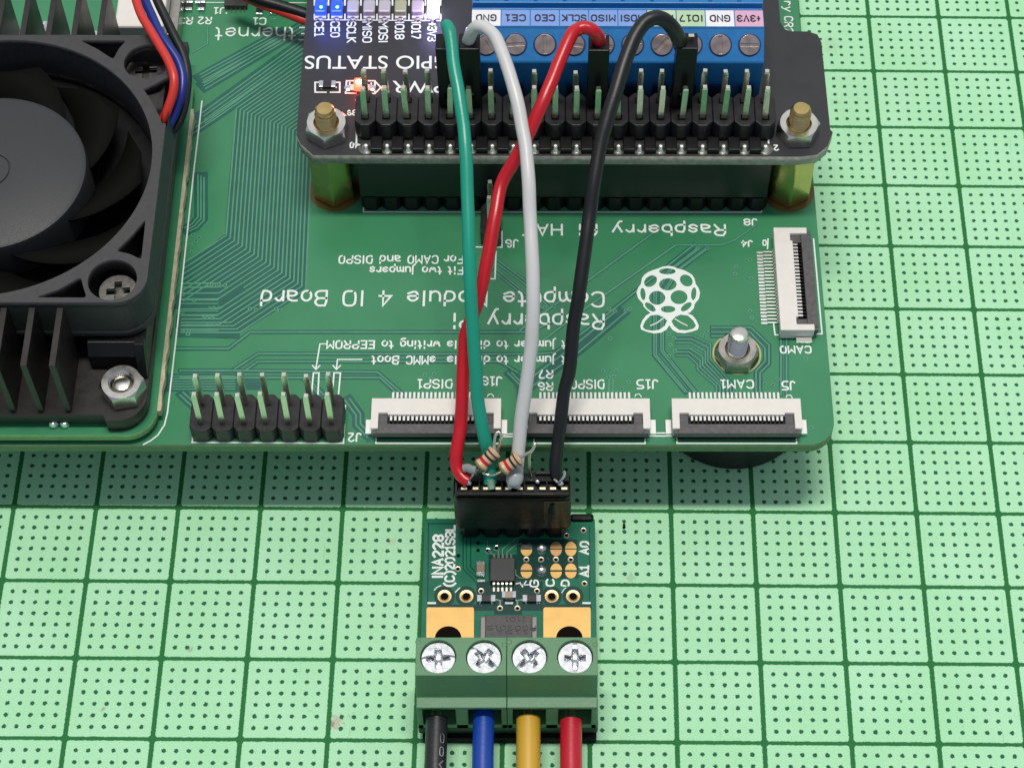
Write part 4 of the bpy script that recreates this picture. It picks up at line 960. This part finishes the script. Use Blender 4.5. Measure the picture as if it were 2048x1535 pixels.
# gold pads: each its own piece
for cx_, (x0, x1) in ((435, (240, 668)), (1530, (1295, 1722))):
    P = z8([(x0, 1145), (x0, 890), (x0+12, 876), (x1-10, 876), (x1, 890), (x1, 1145)])
    P = [(p.x, p.y) for p in P]; y_ = z1(cx_, 1145).y; xc = z1(cx_, 1145).x
    P2 = P + [(xc + 1.62, P[0][1]-1)] ; 
    body = [P[1], P[2], P[3], P[4], (P[5][0], y_-1.4), (P[0][0], y_-1.4)]
    k = plate([(a, b) for a, b in body][::-1], [circ(xc, y_-.15, 1.55, 40)], ZS+.012, ZS+.05)
    part('gold_pad', k, GOLDPAD, sb)
    k = bmesh.new(); disc(k, xc, y_-.15, 1.55, ZS+.014, 36, 0); part('mounting_hole_shade', k, HOLE_DARK, sb)  # flat dark disc, the shade of the open hole put into its colour
def ring(x, y, ro, ri, m=GOLD):
    p = z1(x, y); k = bmesh.new()
    lathe(k, p.x, p.y, [(ro, ZS+.008), (ro-.05, ZS+.05), (ri+.05, ZS+.05), (ri, ZS+.012)], 28); part('plated_ring' if ro > .6 else 'via_ring', k, m, sb, smooth=True)
    k = bmesh.new(); disc(k, p.x, p.y, ri+.01, ZS+.013, 20); part('drill_hole_shade', k, HOLE_DARK, sb)  # dark disc paints the shade down the drilling
for x, y in ((402, 775), (600, 775), (1370, 775), (1563, 775)): ring(x, y, .86, .44)
VR = mat('via_pale', (.62, .55, .42), .35, metal=.8)
for x, y, m_ in ((795, 362, SOLDER), (873, 338, SOLDER), (1503, 225, VR), (1657, 180, VR), (1666, 660, VR), (733, 727, VR), (1237, 727, VR), (903, 883, VR), (1060, 883, VR), (1140, 443, VR), (1274, 443, VR), (1408, 443, VR), (1542, 443, VR), (523, 528, VR)): ring(x, y, .38, .19, m_)
for x, y in ((705, 295), (705, 362), (527, 410)): ring(x, y, .24, .19, SDARK)
# solder jumpers: half round pads and two blobs
COPR = mat('copper_tint_pad', (.60, .33, .14), .4, metal=.6)
for cx_ in (1142, 1410, 1543):
    for cy_, up in ((345, 1), (355, -1), (540, 1), (555, -1)):
        m_ = SOLDER if (cx_ == 1142 and cy_ == 345) else COPR if (cx_ == 1410 and cy_ < 400) or (cx_ == 1142 and cy_ > 400 and up == 1) else GOLDPAD
        n = 12; A = [(cx_ + 52*math.cos(PI*i/n), cy_ - up*60*math.sin(PI*i/n)) for i in range(n+1)]
        P = z8(A); k = bmesh.new(); prism(k, [(p.x, p.y) for p in P], ZS+.01, ZS+.05); part('jumper_pad', k, m_, sb)
for cy_ in (345, 543):
    p = z1(1278, cy_); k = bmesh.new(); lathe(k, p.x, p.y, [(.62, ZS+.01), (.60, ZS+.25), (.45, ZS+.5), (.2, ZS+.62), (0, ZS+.65)], 24); part('solder_blob', k, mat('grey_solder', (.78, .78, .80), .34, metal=1), sb, smooth=True)
# lettering
bm = bmesh.new()
def ST(s_, x0, y0, y1, x1, w=.26, gp=1.7):    # read upwards; x0 baseline (right), x1 cap side (left)
    text_px(bm, s_, (800+x0/4.516, 1020+y0/4.516), (800+x0/4.516+ (1.5 if y1 < y0-200 else 0), 1020+y1/4.516), (800+x1/4.516, 1020+y0/4.516), ZS, w, gap=gp, lift=.022)
ST('INA228', 382, 606, 226, 296, .30); ST('(C)2021SBL', 487, 682, 138, 408, .25, 1.5); ST('A0', 1700, 394, 285, 1630, .25); ST('A1', 1700, 596, 503, 1630, .25)
ST('G', 1248, 690, 632, 1176, .2); ST('C', 1390, 682, 625, 1322, .22); ST('D', 1525, 682, 632, 1458, .22)
def SS(L, w=.14): ribbon(bm, z8(L), w, ZS+.045, .012)
SS([(1045, 665), (1085, 655), (1105, 690), (1140, 640)], .14); SS([(500, 740), (540, 700)], .14); SS([(1100, 675), (1170, 672)], .14); SS([(255, 838), (318, 838)], .25); SS([(1655, 838), (1715, 838)], .25); SS([(310, 720), (335, 695), (370, 680)], .12); SS([(1460, 745), (1480, 715), (1500, 700)], .1); SS([(1700, 500), (1700, 600)], .1)
part('white_legend', bm, SILK, sb, kind='stuff')
# amplifier chip
pc = z1(926, 545, ZS+.6); pc.z = ZS
k = B(-1.45, 1.45, -1.5, 1.5, .12, 1.0); o = newm('amplifier_chip', (lambda me: (k.to_mesh(me), k.free(), me)[2])(bpy.data.meshes.new('chip')), CHIP, sb, bevel=.08, at0=pc)
for sg in (-1, 1):
    for i in range(5):
        k = bmesh.new(); x = -1.0 + i*.5; profx(k, [(sg*1.45, .55), (sg*1.75, .52), (sg*1.95, .12), (sg*2.45, .10), (sg*2.45, .0), (sg*1.88, .02), (sg*1.7, .4), (sg*1.45, .42)], x-.12, x+.12)
        q_ = new('lead', k, TIN, o); q_.location = (0, 0, 0)
smd(sb, z1(730, 545), .95, 1.75, .75, CAPB, None); smd(sb, z1(985, 785), 1.55, .85, .8, mat('ceramic_light', (.36, .29, .22), .4), None, horizontal=True)
smd(sb, z1(780, 808), 2.0, .85, .5, RESB, None, 'chip_resistor', True); smd(sb, z1(1190, 808), 2.0, .85, .5, RESB, None, 'chip_resistor', True)
k = bmesh.new()
for x, y in ((735, 640), (985, 842)): 
    p = z1(x, y); box(k, p.x-.5, p.x+.5, p.y-.18, p.y+.18, ZS+.01, ZS+.2)
part('solder_land', k, SOLDER, sb, kind='stuff', bevel=.05)
k = bmesh.new()
for x, y, a, b_ in ((735, 600, .42, .16), (700, 770, .18, .2), (860, 812, .3, .14), (925, 812, .16, .26), (1048, 812, .16, .26), (1105, 812, .3, .14), (1260, 840, .16, .2), (1212, 435, .1, .12), (1338, 438, .1, .12), (1048, 660, .12, .2), (720, 845, .22, .1), (830, 845, .22, .1), (1140, 845, .22, .1), (1240, 845, .22, .1)):
    p = z1(x, y); box(k, p.x-a/2, p.x+a/2, p.y-b_/2, p.y+b_/2, ZS+.012, ZS+.09)
part('solder_speck', k, SOLDER, sb, kind='stuff', bevel=.03)
# shunt resistor with embossed marking
p = z1(983, 1040); 
k = B(-2.75, 2.75, -3.9, 1.42, .02, .85); o = newm('shunt_resistor', (lambda me: (k.to_mesh(me), k.free(), me)[2])(bpy.data.meshes.new('shunt')), mat('shunt_body', (.075, .072, .072), .5, noise=.3, nscale=3, bump=.5, bscale=8), sb, bevel=.12, at0=Vector((p.x, p.y-.45, ZS)))
for sg in (-1, 1):
    k = bmesh.new(); box(k, sg*2.98-.30, sg*2.98+.30, -3.8, 1.30, .02, .62)
    q_ = new('end_terminal', k, mat('shunt_end', (.20, .19, .18), .45, metal=.6), o, bevel=.06); q_.location = (0, 0, 0)
k = bmesh.new(); zz_ = ZS+.85
text_px(k, 'R002015', (800+1225/4.516, 1020+1042/4.516), (800+790/4.516, 1020+1042/4.516), (800+1225/4.516, 1020+1078/4.516), zz_, .09, lift=.0); text_px(k, '1101', (800+1130/4.516, 1020+965/4.516), (800+950/4.516, 1020+965/4.516), (800+1130/4.516, 1020+1000/4.516), zz_, .09, lift=.0)
text_px(k, '1151', (800+1150/4.516, 1020+1085/4.516), (800+880/4.516, 1020+1085/4.516), (800+1150/4.516, 1020+1115/4.516), zz_, .09, lift=.0)
q_ = new('marking', k, mat('etched_mark', (.035, .033, .033), .6), o, kind='stuff'); q_.location = -Vector((p.x, p.y-.45, ZS))
# header strip of the sensor board under the socket
k = bmesh.new()
for i in range(5): 
    x = -42.95 + i*2.54; prism(k, [(x-.65, -6.75), (x+.65, -6.75), (x+1.2, -6.2), (x+1.2, -4.8), (x+.65, -4.3), (x-.65, -4.3), (x-1.2, -4.8), (x-1.2, -6.2)], ZS+.05, 5.55)
part('header_strip', k, BLKP, sb, bevel=.08)
# two green screw terminals, two ways each
def terminal(x0, lab):
    X0, X1 = x0+.03, x0+10.05
    o = None
    # top plate with real screw wells, body below
    cyy = -26.72
    k = plate([(X0, -29.0), (X1, -29.0), (X1, -24.4), (X0, -24.4)], [circ(x0+2.52+5.05*j, cyy, 1.98, 40) for j in range(2)], 10.4, 13.0)
    bd = bmesh.new(); profx(bd, [(-29.0, 13.0), (-29.0, 10.4), (-24.4, 10.4), (-24.4, ZS+.02), (-29.6, ZS+.02), (-29.6, 8.9), (-30.98, 8.85), (-31.0, 9.0), (-31.0, 9.45), (-30.4, 9.9), (-29.0, 13.0)][1:-1] + [(-29.0, 13.0)], X0, X1)
    bd.free(); bd = bmesh.new()
    profx(bd, [(-24.4, 10.4), (-29.0, 10.4), (-29.0, 10.6), (-29.0, 13.0), (-29.85, 9.05), (-31.0, 8.75), (-31.0, 8.35), (-29.3, 8.35), (-29.3, ZS+.02), (-24.4, ZS+.02)], X0, X1)
    me = bpy.data.meshes.new('q'); bd.to_mesh(me); bd.free(); k.from_mesh(me)
    # entry cages (front walls around the wire openings)
    for a, b in ((0, .62), (4.3, 5.7), (9.4, 10.02)): 
        box(k, X0+a, X0+b, -31.0, -29.3, ZS+.02, 8.35)
    box(k, X0, X1, -31.0, -29.3, ZS+.02, 4.0)
    lathe(k, X0+.25, -24.95, [(.0, 13.06), (.28, 13.05), (.34, 12.98)], 12)
    lathe(k, X1-.25, -25.3, [(.0, 13.06), (.24, 13.05), (.30, 12.98)], 12)
    o = part('screw_terminal', k, GRNP, sb, bevel=.07)
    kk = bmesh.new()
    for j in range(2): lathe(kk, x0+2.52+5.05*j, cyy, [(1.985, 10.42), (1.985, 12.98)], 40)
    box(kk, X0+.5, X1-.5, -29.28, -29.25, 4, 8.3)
    q_ = new('well_shade', kk, mat('deep_green_shade', (.04, .11, .05), .5), o, kind='stuff'); q_.location = (0, 0, 0)  # darker green paints the shade inside screw wells and wire entries
    return o
tA = terminal(-48.40, ''); tB = terminal(-38.33, '')
def clampscrew(cx, cy, z, rot, long_, parent):
    R = 1.86; c1, s1 = math.cos(rot), math.sin(rot)
    cut = [(x*c1-y*s1, x*s1+y*c1) for x, y in [(.42, .40), (.40, 1.22), (-.40, 1.22), (-.42, .40), (-1.0, .36), (-1.84, .20), (-1.84, -.20), (-1.0, -.36), (-.42, -.40), (-.40, -1.22), (.40, -1.22), (.42, -.40), (1.0, -.36), (1.84, -.20), (1.84, .20), (1.0, .36)]]
    k = plate(circ(0, 0, R, 48), [[(x*.985, y) for x, y in cut][::-1]], -.42, 0)
    lathe(k, 0, 0, [(0, -2), (R*.9, -2), (R, -1.8), (R, -.40), (1.35, -.42), (1.2, -.55), (.45, -1.45), (.2, -1.6), (0, -1.6)], 40)
    for sx, sy in ((1, 1), (-1, -1), (1, -1), (-1, 1)):
        x, y = sx*.42, sy*.36; x, y = x*c1-y*s1, x*s1+y*c1; lathe(k, x, y, [(.20, -1.2), (.13, -.5), (0, -.42)], 8)
    me = bpy.data.meshes.new('terminal_screw'); bmesh.ops.recalc_face_normals(k, faces=k.faces); k.to_mesh(me); k.free()
    return newm('terminal_screw', me, ZINC, parent, bevel=.05, at0=(cx, cy, z))
for i, rt in enumerate((.05, -.70, .72, PI/2)):
    clampscrew(-48.40+2.52+5.05*(i % 2) + (10.07 if i > 1 else 0), -26.72, 12.55, rt, 0, tA if i < 2 else tB)
fo = new('foam_pad', B(-48.0, -28.2, -31.6, -4.0, .02, 1.48), FOAM, bevel=.15); tag(fo, 'thin black foam pad under the small sensor board', 'foam pad')
k = bmesh.new(); box(k, -31.0, -28.2, -4.6, -3.7, 1.3, 3.6); q_ = new('tape_flap', k, GLOSSB, bevel=.3); tag(q_, 'black tape flap at the far right corner of the sensor board', 'tape')

# ------------------------------------------------------------------ plug socket on the sensor header
ps = root('plug_socket', 'black five way socket wrapped in shrink tube, pushed onto the sensor board header', 'connector', (-37.87, -5.4, 5.6))
zt = 14.0
k = plate(rrect(-44.47, -31.27, -6.95, -4.05, .35, 3), [[(-44.15+2.6*i, -6.55), (-41.75+2.6*i, -6.55), (-41.75+2.6*i, -5.15), (-44.15+2.6*i, -5.15)] for i in range(5)], 13.3, zt)
k2 = plate(rrect(-44.47, -31.27, -6.95, -4.05, .35, 3), [], 5.6, 13.3); me = bpy.data.meshes.new('q'); k2.to_mesh(me); k2.free(); k.from_mesh(me)
part('housing', k, BLKP, ps, bevel=.12)
# shrink sleeve, lumpy
k = bmesh.new(); n = 40; rings = []
for j, z in enumerate((6.0, 6.2, 7.5, 9, 10.5, 12, 13.0, 13.45)):
    P = rrect(-44.62, -31.12, -7.12, -3.9, .6, 5); R_ = []
    for i, (x, y) in enumerate(P): 
        e = .10*math.sin(i*1.3+j*.9) + random.uniform(-.04, .04) + (.0 if 0 < j < 7 else -.12)
        cxx, cyy = -37.87, -5.5; d_ = Vector((x-cxx, y-cyy)).normalized(); R_.append(k.verts.new((x+d_.x*e*.6, y+d_.y*e, z + random.uniform(-.05, .05) + (.12*math.sin(x*2) if j == 7 else 0))))
    rings.append(R_)
for A, C_ in zip(rings, rings[1:]):
    for i in range(len(A)): k.faces.new((A[i], A[(i+1) % len(A)], C_[(i+1) % len(A)], C_[i]))
part('shrink_sleeve', k, GLOSSB, ps, smooth='all')
k = bmesh.new(); 
for x0, x1 in ((-34.2, -31.05),): 
    P = [(x0, -7.16), (x0+.5, -7.30), (x0+1.1, -7.24), (x0+1.6, -7.34), (x0+2.3, -7.25), (x1, -7.1), (x1+.02, -5.0), (x0, -6.8)]; prism(k, P, 6.6, 12.7)
part('brown_sleeve_patch', k, BROWNS, ps, smooth=True)
k = bmesh.new(); 
for cxp in (-33.2,): lathe(k, cxp, -7.0, [(.45, 7), (.62, 8), (.62, 11), (.4, 12.4)], 16)
part('sleeve_ridge', k, GLOSSB, ps, smooth=True)
for x in (-43.4, -42.05, -40.85, -39.4, -38.3, -37.0, -35.75, -34.35, -33.15, -31.85):
    k = B(x-.34, x+.34, -6.25, -5.95, 13.1, 13.98); part('socket_contact', k, mat('pale_gold', (.95, .84, .58), .35, metal=1), ps)
k = bmesh.new(); box(k, -36.7, -33.0, -7.0, -6.75, 14.0, 14.12); part('scuffed_rim', k, HDRP, ps, bevel=.05)
k = bmesh.new(); box(k, -35.2, -31.7, -4.5, -4.1, 13.9, 14.6); part('sleeve_lip', k, HDRP, ps, bevel=.1)

# ------------------------------------------------------------------ jumper wires
WG = mat('wire_green', (.010, .30, .20), .30, spec=.5, bump=.1, bscale=3); WW = mat('wire_white', (.62, .60, .60), .35, bump=.1, bscale=3)
WR = mat('wire_red', (.52, .008, .018), .30, bump=.12, bscale=3); WB = mat('wire_black', (.006, .006, .007), .42, bump=.15, bscale=3)
def wire(name, label, m, pts, r, group=None, rs=None, parts=None, seg=14):
    P = smoothpath([at(u, v, z) for u, v, z in pts], 7)
    ph = random.random()*9; n_ = len(P)
    for i, p in enumerate(P):
        e = min(1, i/8, (n_-1-i)/8); p += Vector((math.sin(i*.19+ph)*.035 + math.sin(i*.71+ph*2)*.012, 0, math.sin(i*.17+ph)*.05))*e
    RS = [((rs[0] + (rs[1]-rs[0])*i/(n_-1)) if rs else r)*(1 + .012*math.sin(i*.37+ph) + random.uniform(-.004, .004)) for i in range(n_)]
    k = bmesh.new()
    base = P[0]
    rt_ = root(name, label, 'wire', tuple(P[-1]), group)
    tube(k, P, r, seg, rs=RS); part('insulation', k, m, rt_, smooth=True); return rt_
def dupont(parent, x, lean=0, zt=38.6, contact=True):
    y = HY0 + 2.54
    k = bmesh.new(); h = 1.22
    M_ = Matrix.Translation(Vector((x, y, ZH+3.0))) @ Matrix.Rotation(lean, 4, 'Y')
    box(k, -h, h, -h, h, 0, zt-ZH-3.0, M_); part('plug_housing', k, BLKP, parent, bevel=.12)
    k = bmesh.new(); box(k, -.55, .5, -h-.02, -h+.03, 1.6, 2.6, M_); part('latch_window', k, HOLE_DARK, parent)
    if contact:
        k = bmesh.new(); box(k, -.35, .35, -h-.05, -h-.01, 2.35, 2.75, M_); part('crimp_contact', k, TIN, parent)
        k = bmesh.new(); box(k, .1, .75, .0, .45, zt-ZH-3.05, zt-ZH-2.3, M_); part('crimp_tab', k, TIN, parent)
g1 = 'jumper wires from the black board to the sensor board'
wg = wire('jumper_wire', 'green jumper wire from the black board down to the sensor board socket', WG, [(903,92,37.5),(899,70,40),(893,52,42),(898,60,42.2),(902.6,78,42),(907.7,127,41.2),(917.8,190.5,40),(926.7,254,38.6),(931.8,305,37.5),(935.5,387,35.5),(938,488.5,33),(940,570,30.5),(945,657,27),(951.5,733,23.6),(956.5,800,20.5),(962.8,844,18.6),(970,882,16.8),(977,905,15.6),(979,940,14.7),(980.5,966,13.7)], .80, g1, rs=(.72, .80))
dupont(wg, HX0+4*2.54, -.01, 38.6, False)
ww = wire('jumper_wire', 'light grey jumper wire arching from the black board to the sensor board socket', WW, [(934,92,37.2),(938,78,39),(946,61,40.6),(958,52,41.6),(974,58,41.8),(991.5,78,41.6),(1011.8,127,41),(1032,190.5,40),(1044.8,254,38.6),(1052.4,305,37.5),(1057,370,36),(1060.5,437.8,34),(1065,510,32.2),(1066.6,585,30),(1065,638,28),(1062,691,25.6),(1057,740,23.4),(1043,840,18.9),(1038,889,16.8),(1034.5,921,15.6),(1031,954,14.6),(1027,972,13.9)], .78, g1, rs=(.76, .80))
dupont(ww, HX0+5*2.54, .01, 38.6)
wr = wire('jumper_wire', 'red jumper wire crossing under the green one, from the black board to the sensor socket', WR, [(1200,92,37.4),(1196,76,39.2),(1186,62,40.6),(1171,55,41),(1155.7,59,41),(1140.6,73,41),(1116,130,40),(1098,176,39.2),(1083,212,38.4),(1057.5,266.7,36.6),(1034,312,35),(1003,368,32.8),(990,437.8,31.4),(977,510,29.5),(966,560,28),(955,600,26.6),(940,645,25),(931.8,670,24),(928.8,703,22.8),(924,793.7,19.8),(921.5,840,18),(918.3,872.6,17),(913.4,905,16),(913,928,15.2),(918,945,14.8),(929,957,14.6),(937,962,14.5)], .80, g1, rs=(.80, .76))
dupont(wr, HX0+11*2.54, 0, 38.4)
wb = wire('jumper_wire', 'black jumper wire looping up from the black board and down to the sensor socket', WB, [(1362,92,37.4),(1358,78,39.6),(1349.5,60.6,41.5),(1331,42,43),(1310,36.5,43.6),(1289,46.4,43.6),(1270.8,72.7,43.2),(1252.6,115,42.4),(1231.4,181.7,41),(1213,242,39.4),(1201,290.7,38),(1189,363,36),(1180,424,34),(1172,480,32.4),(1158,585.5,29),(1147.4,655.8,26),(1139.5,740,22.6),(1131.5,768,21.5),(1126,794,20.4),(1121.5,840,18.6),(1117,880.7,16.8),(1111.8,921.5,15.4),(1111.5,943,14.6),(1115,958,13.9)], .82, g1, rs=(.92, .72))
dupont(wb, HX0+15*2.54, .015, 38.8)

# sleeves and bare bits at the socket
CLEAR = mat('clear_sleeve', (.75, .75, .74), .25, trans=.75, alpha=.8)
k = bmesh.new(); tube(k, smoothpath([at(981, 958, 14.6), at(982, 968, 14.2), at(983, 978, 13.9)], 4), .42, 12); part('clear_sleeve', k, mat('pale_green_sleeve', (.35, .55, .42), .2, trans=.4), wg, smooth=True)
k = bmesh.new(); Pq = smoothpath([at(1035, 938, 15.3), at(1031, 950, 15.0), at(1028, 962, 14.7), at(1026.5, 973, 14.3)], 5); tube(k, Pq, .9, 14, rs=[.76, .79, .84, .90, .96, 1.00, 1.02, 1.03, 1.02, 1.0, .97, .92, .86, .77, .66, .42][:len(Pq)]); part('crushed_end', k, mat('milky_sleeve', (.50, .52, .53), .22, trans=.25, bump=.5, bscale=.9), ww, smooth=True)
k = bmesh.new(); tube(k, smoothpath([at(1108, 958, 14.6), at(1116, 964, 14.5), at(1122, 960, 14.8), at(1129, 948, 15.4), at(1127, 940, 15.8)], 4), .16, 8); part('bare_end', k, STEEL, wb, smooth=True)

for (u, v, z, r_), par in (((937, 964, 14.3, .42), wr), ((986, 972, 14.0, .36), wg), ((1020, 974, 13.95, .34), ww), ((1121, 966, 14.1, .40), wb), ((1075, 962, 14.0, .34), ww)):
    p = at(u, v, z); k = bmesh.new(); bmesh.ops.create_icosphere(k, subdivisions=2, radius=r_)
    for v_ in k.verts: v_.co *= 1 + random.uniform(-.12, .12); v_.co.z *= .7; v_.co += p
    part('solder_joint', k, SOLDER, par, smooth='all')

# ------------------------------------------------------------------ resistors
def resistor(label, a, b, za, zb, lead_a, lead_b):
    A = at(*a, za); Bp = at(*b, zb); d = (Bp-A); Ln = d.length; c0 = (A+Bp)/2
    rt_ = root('resistor', label, 'resistor', tuple(c0), 'pull up resistors at the sensor socket')
    Q = d.to_track_quat('Z', 'Y').to_matrix().to_4x4(); M_ = Matrix.Translation(c0) @ Q; h = Ln/2
    R0 = .88; R1 = .72
    def rad(t):   # t -1..1
        t = abs(t); return R1 + (R0-R1)*max(0, min(1, (t-.50)/.16)) if t < .80 else R0*math.sqrt(max(0, 1-((t-.80)/.205)**2))*1.0
    def seg_(t0, t1, off, m_, nm):
        k_ = bmesh.new(); pr_ = [(rad(t0 + (t1-t0)*i/14) + off, h*(t0 + (t1-t0)*i/14)) for i in range(15)]
        lathe(k_, 0, 0, pr_, 28, M_); part(nm, k_, m_, rt_, smooth=True)
    seg_(-.995, .995, 0, mat('resistor_beige', (.62, .42, .27), .35, noise=.06, nscale=1), 'body')
    seg_(-.86, -.68, .012, mat('band_gold', (.34, .24, .10), .35, metal=.4), 'color_band')
    seg_(-.40, -.13, .012, mat('band_red', (.55, .012, .015), .35), 'color_band')
    seg_(.12, .32, .012, mat('band_black', (.010, .010, .010), .35), 'color_band')
    seg_(.58, .72, .012, mat('band_brown', (.085, .018, .012), .35), 'color_band')
    for L in (lead_a, lead_b):
        k_ = bmesh.new(); tube(k_, smoothpath([at(*q) for q in L], 5), .19, 10); part('lead', k_, TIN, rt_, smooth=True)
    return rt_
E1 = lambda x, y, z: (880 + x/6.139, 840 + y/6.139, z)
r1 = resistor('striped resistor leaning beside the end of the red wire', (880+475/6.139, 840+580/6.139), (880+690/6.139, 840+370/6.139), 16.2, 17.6,
         [E1(480, 590, 16.0), E1(430, 640, 15.4), E1(380, 700, 14.8), E1(350, 730, 14.2)], [E1(680, 380, 17.6), E1(665, 300, 18.2), E1(680, 190, 18.8), E1(715, 145, 19.0), E1(750, 180, 18.8), E1(745, 270, 18.0), E1(710, 350, 17.2), E1(700, 480, 15.5)])
r2 = resistor('striped resistor in front of the light grey wire end', (880+752/6.139, 840+612/6.139), (880+985/6.139, 840+450/6.139), 16.6, 17.8,
         [E1(760, 620, 16.4), E1(690, 655, 15.6), E1(620, 672, 15.2), E1(560, 662, 15.2), E1(520, 640, 15.4)], [E1(985, 455, 17.8), E1(1060, 415, 18.2), E1(1130, 370, 18.6), E1(1165, 290, 19.0), E1(1150, 340, 18.5), E1(1105, 420, 17.6), E1(1100, 560, 16), E1(1112, 660, 14.6), E1(1130, 720, 13.8)])
k = bmesh.new(); tube(k, smoothpath([at(928, 936, 15.8), at(936, 935, 16.0), at(943, 938, 16.1), at(953, 940, 16.2)], 4), .50, 12, rs=None); part('clear_sleeve', k, mat('smoky_sleeve', (.42, .46, .45), .14, trans=.45, bump=.2, bscale=1), r1, smooth=True)
# ------------------------------------------------------------------ power wires into the green terminals
def power(label, m_, x, r, ystart, strand, extra=None):
    rt_ = root('power_wire', label, 'wire', (x, ystart, 5.6), 'wires in the green screw terminals')
    k = bmesh.new(); jit = random.uniform(-.06, .06)
    P = smoothpath([(x, ystart, 5.7), (x+jit, ystart-6, 5.6), (x+extra[0] if extra else x, ystart-16, 5.3), (x+(extra[1] if extra else 0), ystart-40, 4.2), (x+(extra[2] if extra else 0), ystart-90, 3.2)], 8)
    tube(k, P, r, 24); part('insulation', k, m_, rt_, smooth=True)
    k = bmesh.new()
    for i in range(strand):
        a = i*2.4; tube(k, [(x+.5*math.cos(a)*(i > 0), ystart+2.6, 5.9+.4*math.sin(a)), (x+.6*math.cos(a)*(i > 0), ystart+.8, 5.8+.4*math.sin(a)), (x+.55*math.cos(a)*(i > 0), ystart-.15, 5.7+.4*math.sin(a))], .17, 6)
    part('copper_strand', k, TIN, rt_, kind='stuff')
    k = bmesh.new(); tube(k, [(x, ystart, 5.7), (x, ystart+.06, 5.7)], r*.78, 20); part('cut_end', k, HOLE_DARK, rt_)
    return rt_
bw = power('thick black wire with faint white printing, leftmost in the green terminals', mat('power_black', (.016, .016, .018), .36, noise=.15, nscale=1, bump=.12, bscale=4), -46.2, 1.24, -31.0, 5, (-.2, -.6, -1.4))
power('thick blue wire between the black and the yellow one in the green terminals', mat('power_blue', (.006, .055, .36), .33, bump=.12, bscale=3), -40.95, 1.20, -30.2, 3, (.05, .1, .1))
power('thick yellow wire in the green terminals, left of the red power wire', mat('power_yellow', (.62, .36, .035), .36, bump=.12, bscale=3), -35.95, 1.36, -31.0, 4, (-.1, -.3, -.8))
power('thick red wire, rightmost in the green terminals', mat('power_red', (.50, .008, .025), .33, bump=.12, bscale=3), -31.15, 1.23, -31.3, 5, (.1, .0, .2))
# printing on the black wire
k = bmesh.new()
for j, ch2 in enumerate('00V'):
    y0 = -33.2 - j*1.55
    wd, st = G['O' if ch2 == '0' else 'V']
    for kk in st.split('|'):
        P = [Vector((int(a[0])*.26, int(a[1])*.14)) for a in kk.split()]
        pts3 = []
        for q in chaikin(P) if ch2 == '0' else P:
            ang = .42 + (q.y)*.42; xx = -45.98 - .012*(y0*-1-33) + 1.262*math.sin(ang) - .25; zz2 = 5.6 + 1.262*math.cos(ang); pts3.append((xx, y0 - q.x, zz2-.02))
        tube(k, pts3, .07, 5)
part('white_print', k, mat('faded_print', (.33, .33, .34), .5), bw, kind='stuff')

# ------------------------------------------------------------------ fan leads and leads beyond the black board
C5 = lambda x, y: (200 + x/6.395, 60 + y/6.395)
def lead(name, label, m_, L, zs_, r, group):
    n = len(L); pts = [(L[i][0], L[i][1], zs_[i] if len(zs_) == n else zs_[0] + (zs_[1]-zs_[0])*i/(n-1)) for i in range(n)]
    P = smoothpath([at(*q) for q in pts], 6); rt_ = root(name, label, 'wire', tuple(P[0]), group); k = bmesh.new(); tube(k, P, r, 14); part('insulation', k, m_, rt_, smooth=True); return rt_
gf = 'fan leads bent over the fan corner'
FR = mat('lead_red', (.60, .035, .025), .35, bump=.1, bscale=4); FB = mat('lead_blue', (.008, .025, .22), .35, bump=.1, bscale=4)
lead('fan_lead', 'red lead curving out of the fan corner', FR, [(262, -40), (272, 0), (283.6, 32), C5(640, 0), C5(760, 200), C5(875, 400), C5(945, 600), C5(935, 800), C5(870, 1000), C5(800, 1170), C5(760, 1250)], (31.5, 31.3, 31.1, 30.9, 30.6, 30.3, 29.9, 29.0, 27.8, 26.6, 25.4), .56, gf)
lead('fan_lead', 'blue lead curving out of the fan corner, beside the red one', FB, [(279, -40), (290, 0), (304, 32), C5(760, 30), C5(870, 200), C5(990, 380), C5(1055, 580), C5(1045, 800), C5(980, 1000), C5(890, 1200), C5(790, 1320)], (30.5, 30.2, 30, 29.8, 29.5, 29, 28.4, 27.6, 26.6, 25.6, 24.8), .56, gf)
lead('fan_lead', 'black lead curving out of the fan corner, outside the blue one', WB, [(300, -40), (314, 0), (329, 32), C5(940, 60), C5(1040, 260), C5(1100, 450), C5(1115, 650), C5(1090, 900), C5(1040, 1100), C5(960, 1260), C5(850, 1340)], (28, 23.5), .58, gf)
lead('cable_lead', 'dark red lead running under the black board near the Ethernet lettering', FR, [(470, -14), (513, 5), (560, 22), (611, 42), (660, 62)], (19, 18), .62, 'leads disappearing under the black board')
lead('cable_lead', 'black lead running under the black board, behind the dark red one', WB, [(460, -26), (507, -4), (560, 12), (611, 28), (660, 46)], (19.6, 18.6), .75, 'leads disappearing under the black board')
k = B(-76, -60, 69, 82, ZB+.01, ZB+7); q_ = part('port_block', k, mat('port_blue_black', (.01, .02, .05), .4), io, bevel=.2)
